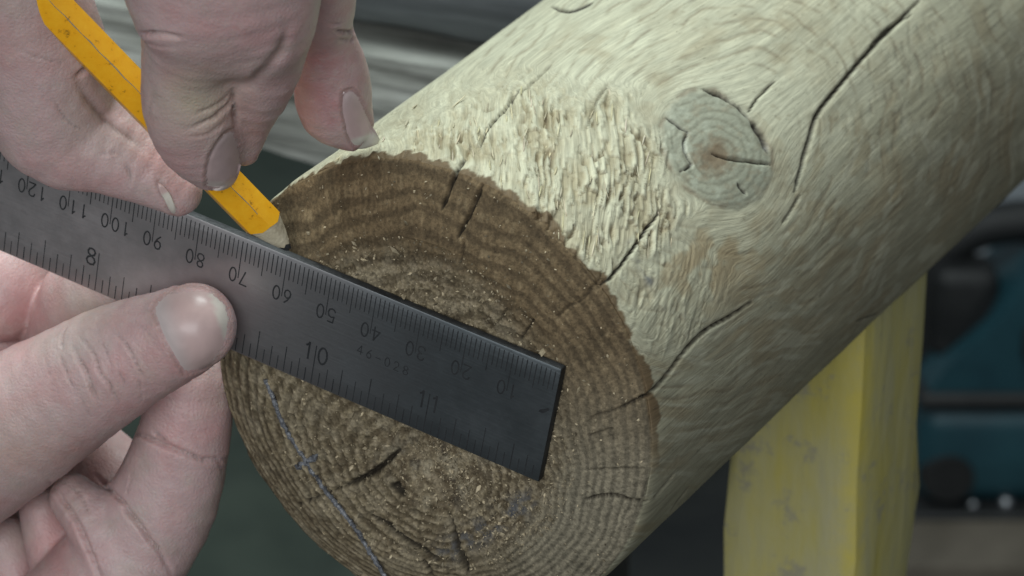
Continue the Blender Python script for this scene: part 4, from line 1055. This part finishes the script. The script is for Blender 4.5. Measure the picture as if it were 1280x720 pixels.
# ------------------------------------------------------------------ green tarpaulin on the floor, lower left
def build_tarp():
    n = 110; xs = np.linspace(-1750, -560, n); ys = np.linspace(700, 2900, n)
    X, Y = np.meshgrid(xs, ys, indexing='ij')
    fo = np.abs(fbm((X + 0.5 * Y) / 190, (Y - .3 * X) / 420, seed=7, oct=3))
    Z = -794 + 40 * (0.5 - fo).clip(0) * 1.6 + 6 * fbm(X / 60, Y / 60, seed=8)
    X2 = X + 35 * fbm(Y / 160, X / 500, seed=9); V = np.stack([X2, Y, Z], -1).reshape(-1, 3); I = np.arange(n * n).reshape(n, n)
    F = np.stack([I[:-1, :-1], I[1:, :-1], I[1:, 1:], I[:-1, 1:]], -1).reshape(-1, 4)
    m = mat_noise('green_canvas', (0.040, 0.056, 0.045), (0.062, 0.082, 0.064), 12, 0.8, 0.3, 400)
    o = make_mesh('tarpaulin', V, F, m); s = o.modifiers.new('thickness', 'SOLIDIFY'); s.thickness = 0.002
    tag(o, 'dark green rumpled tarpaulin on the floor below the hands', 'tarpaulin')
build_tarp()

# ------------------------------------------------------------------ teal power tool on the floor, right edge
CR = np.array([0.8897, 0.4565, 0]); CF = np.array([-0.4565, 0.8897, 0]); UP = np.array([0, 0, 1.0])
def FP(px, py):
    d = ray(np.array(float(px)), np.array(float(py))); t = (-800 - CAM[2]) / d[2]; return CAM + d * t
def build_tool():
    teal = mat_noise('teal_plastic', (0.011, 0.047, 0.064), (0.018, 0.07, 0.09), 25, 0.45, 0.1, 500)
    blk = mat_noise('black_rubber', (0.008, 0.009, 0.010), (0.018, 0.019, 0.02), 40, 0.6, 0.2, 500)
    chrome = mat_noise('bright_steel', (0.25, 0.26, 0.28), (0.36, 0.37, 0.39), 60, 0.35, 0.05, 500, metal=1.0)
    brown = mat_noise('offcut_wood', (0.10, 0.085, 0.065), (0.17, 0.145, 0.115), 20, 0.8, 0.4, 200, stretch=(1, .3, 1))
    O = FP(1215, 672); ax = np.stack([CR, CF, UP])
    q = lambda x, y, z: O + CR * x + CF * y + UP * (z + 18)
    bd = thing('board_offcut', 'brown board lying on the floor under the teal power tool', 'board', O)
    mb = MB(); mb.box(O + CR * 40 + CF * 60 + UP * 8.5, (260, 260, 17), ax); mb.build('board_wood', brown, bd, bevel=1.5); settle(bd)
    root = thing('power_tool', 'teal and black power tool standing on the floor board at the right edge', 'power tool', O)
    mb = MB(); mb.box(q(35, 60, 42), (150, 110, 74), ax, bev=16); mb.build('motor_housing', teal, root, True)
    mb = MB(); mb.box(q(35, 60, 84), (154, 114, 12), ax, bev=5); mb.build('gasket_band', blk, root, True)
    mb = MB(); mb.rings([[q(x + dx, y, z) for (dx, y) in [(-w, 10), (w, 10), (w + 4, 30), (w + 4, 90), (w, 110), (-w, 110), (-w - 4, 90), (-w - 4, 30)]] for x, w, z in ((34, 68, 90), (38, 62, 108), (52, 46, 138), (62, 34, 168), (64, 26, 180))])
    mb.build('upper_housing', teal, root, True)
    mb = MB(); mb.box(q(50, 6, 128), (46, 16, 22), ax, bev=4); mb.build('vent', blk, root, True)
    mb = MB(); mb.tube(catmull([q(-30, 60, 92), q(-34, 60, 130), q(-26, 60, 168), q(0, 60, 190), q(45, 60, 196), q(95, 60, 190), q(105, 60, 160), q(104, 60, 92)], 6), 15, 14); mb.build('handle', blk, root, True)
    mb = MB(); mb.box(q(-10, 45, 138), (44, 40, 66), ax, bev=10); mb.build('grip', blk, root, True)
    mb = MB(); mb.tube([q(-18, 2, 26), q(-18, 14, 26), q(-18, 24, 26)], [17, 21, 21], 18); mb.build('front_knob', blk, root, True)
    for x, rr_ in ((0, 4.0), (23, 6.5)):
        mb = MB(); t = np.linspace(0, math.pi, 8); mb.tube([q(x, 1 + rr_ - rr_ * math.cos(a_), 5) for a_ in t], [max(.4, rr_ * math.sin(a_)) for a_ in t], 14); mb.build('bolt', chrome, root, True)
    mb = MB(); mb.box(q(40, 58, -0.5), (170, 130, 8), ax, bev=3); mb.build('base_plate', blk, root, True)
    settle(root)
    # pale plastic tub behind the tool
    pl = mat_noise('pale_plastic', (0.52, 0.57, 0.62), (0.60, 0.65, 0.70), 10, 0.4, 0.05, 200)
    c = FP(1296, 332); bk = thing('plastic_tub', 'pale blue grey plastic tub standing behind the teal power tool', 'tub', c)
    def ringat(r, z): return [c + np.array([r * math.cos(t), r * math.sin(t), z]) for t in np.linspace(0, 2 * math.pi, 40, endpoint=False)]
    mb = MB(); mb.rings([ringat(95, 1), ringat(105, 40), ringat(120, 200), ringat(124, 205), ringat(124, 212), ringat(117, 212), ringat(112, 190), ringat(92, 8)]); mb.build('tub_wall', pl, bk, True)
    mb = MB(); mb.rings([ringat(121.5, 186), ringat(124.5, 188), ringat(124.5, 194), ringat(121.5, 196)]); mb.build('rim_band', pl, bk, True)
    settle(bk)
build_tool()
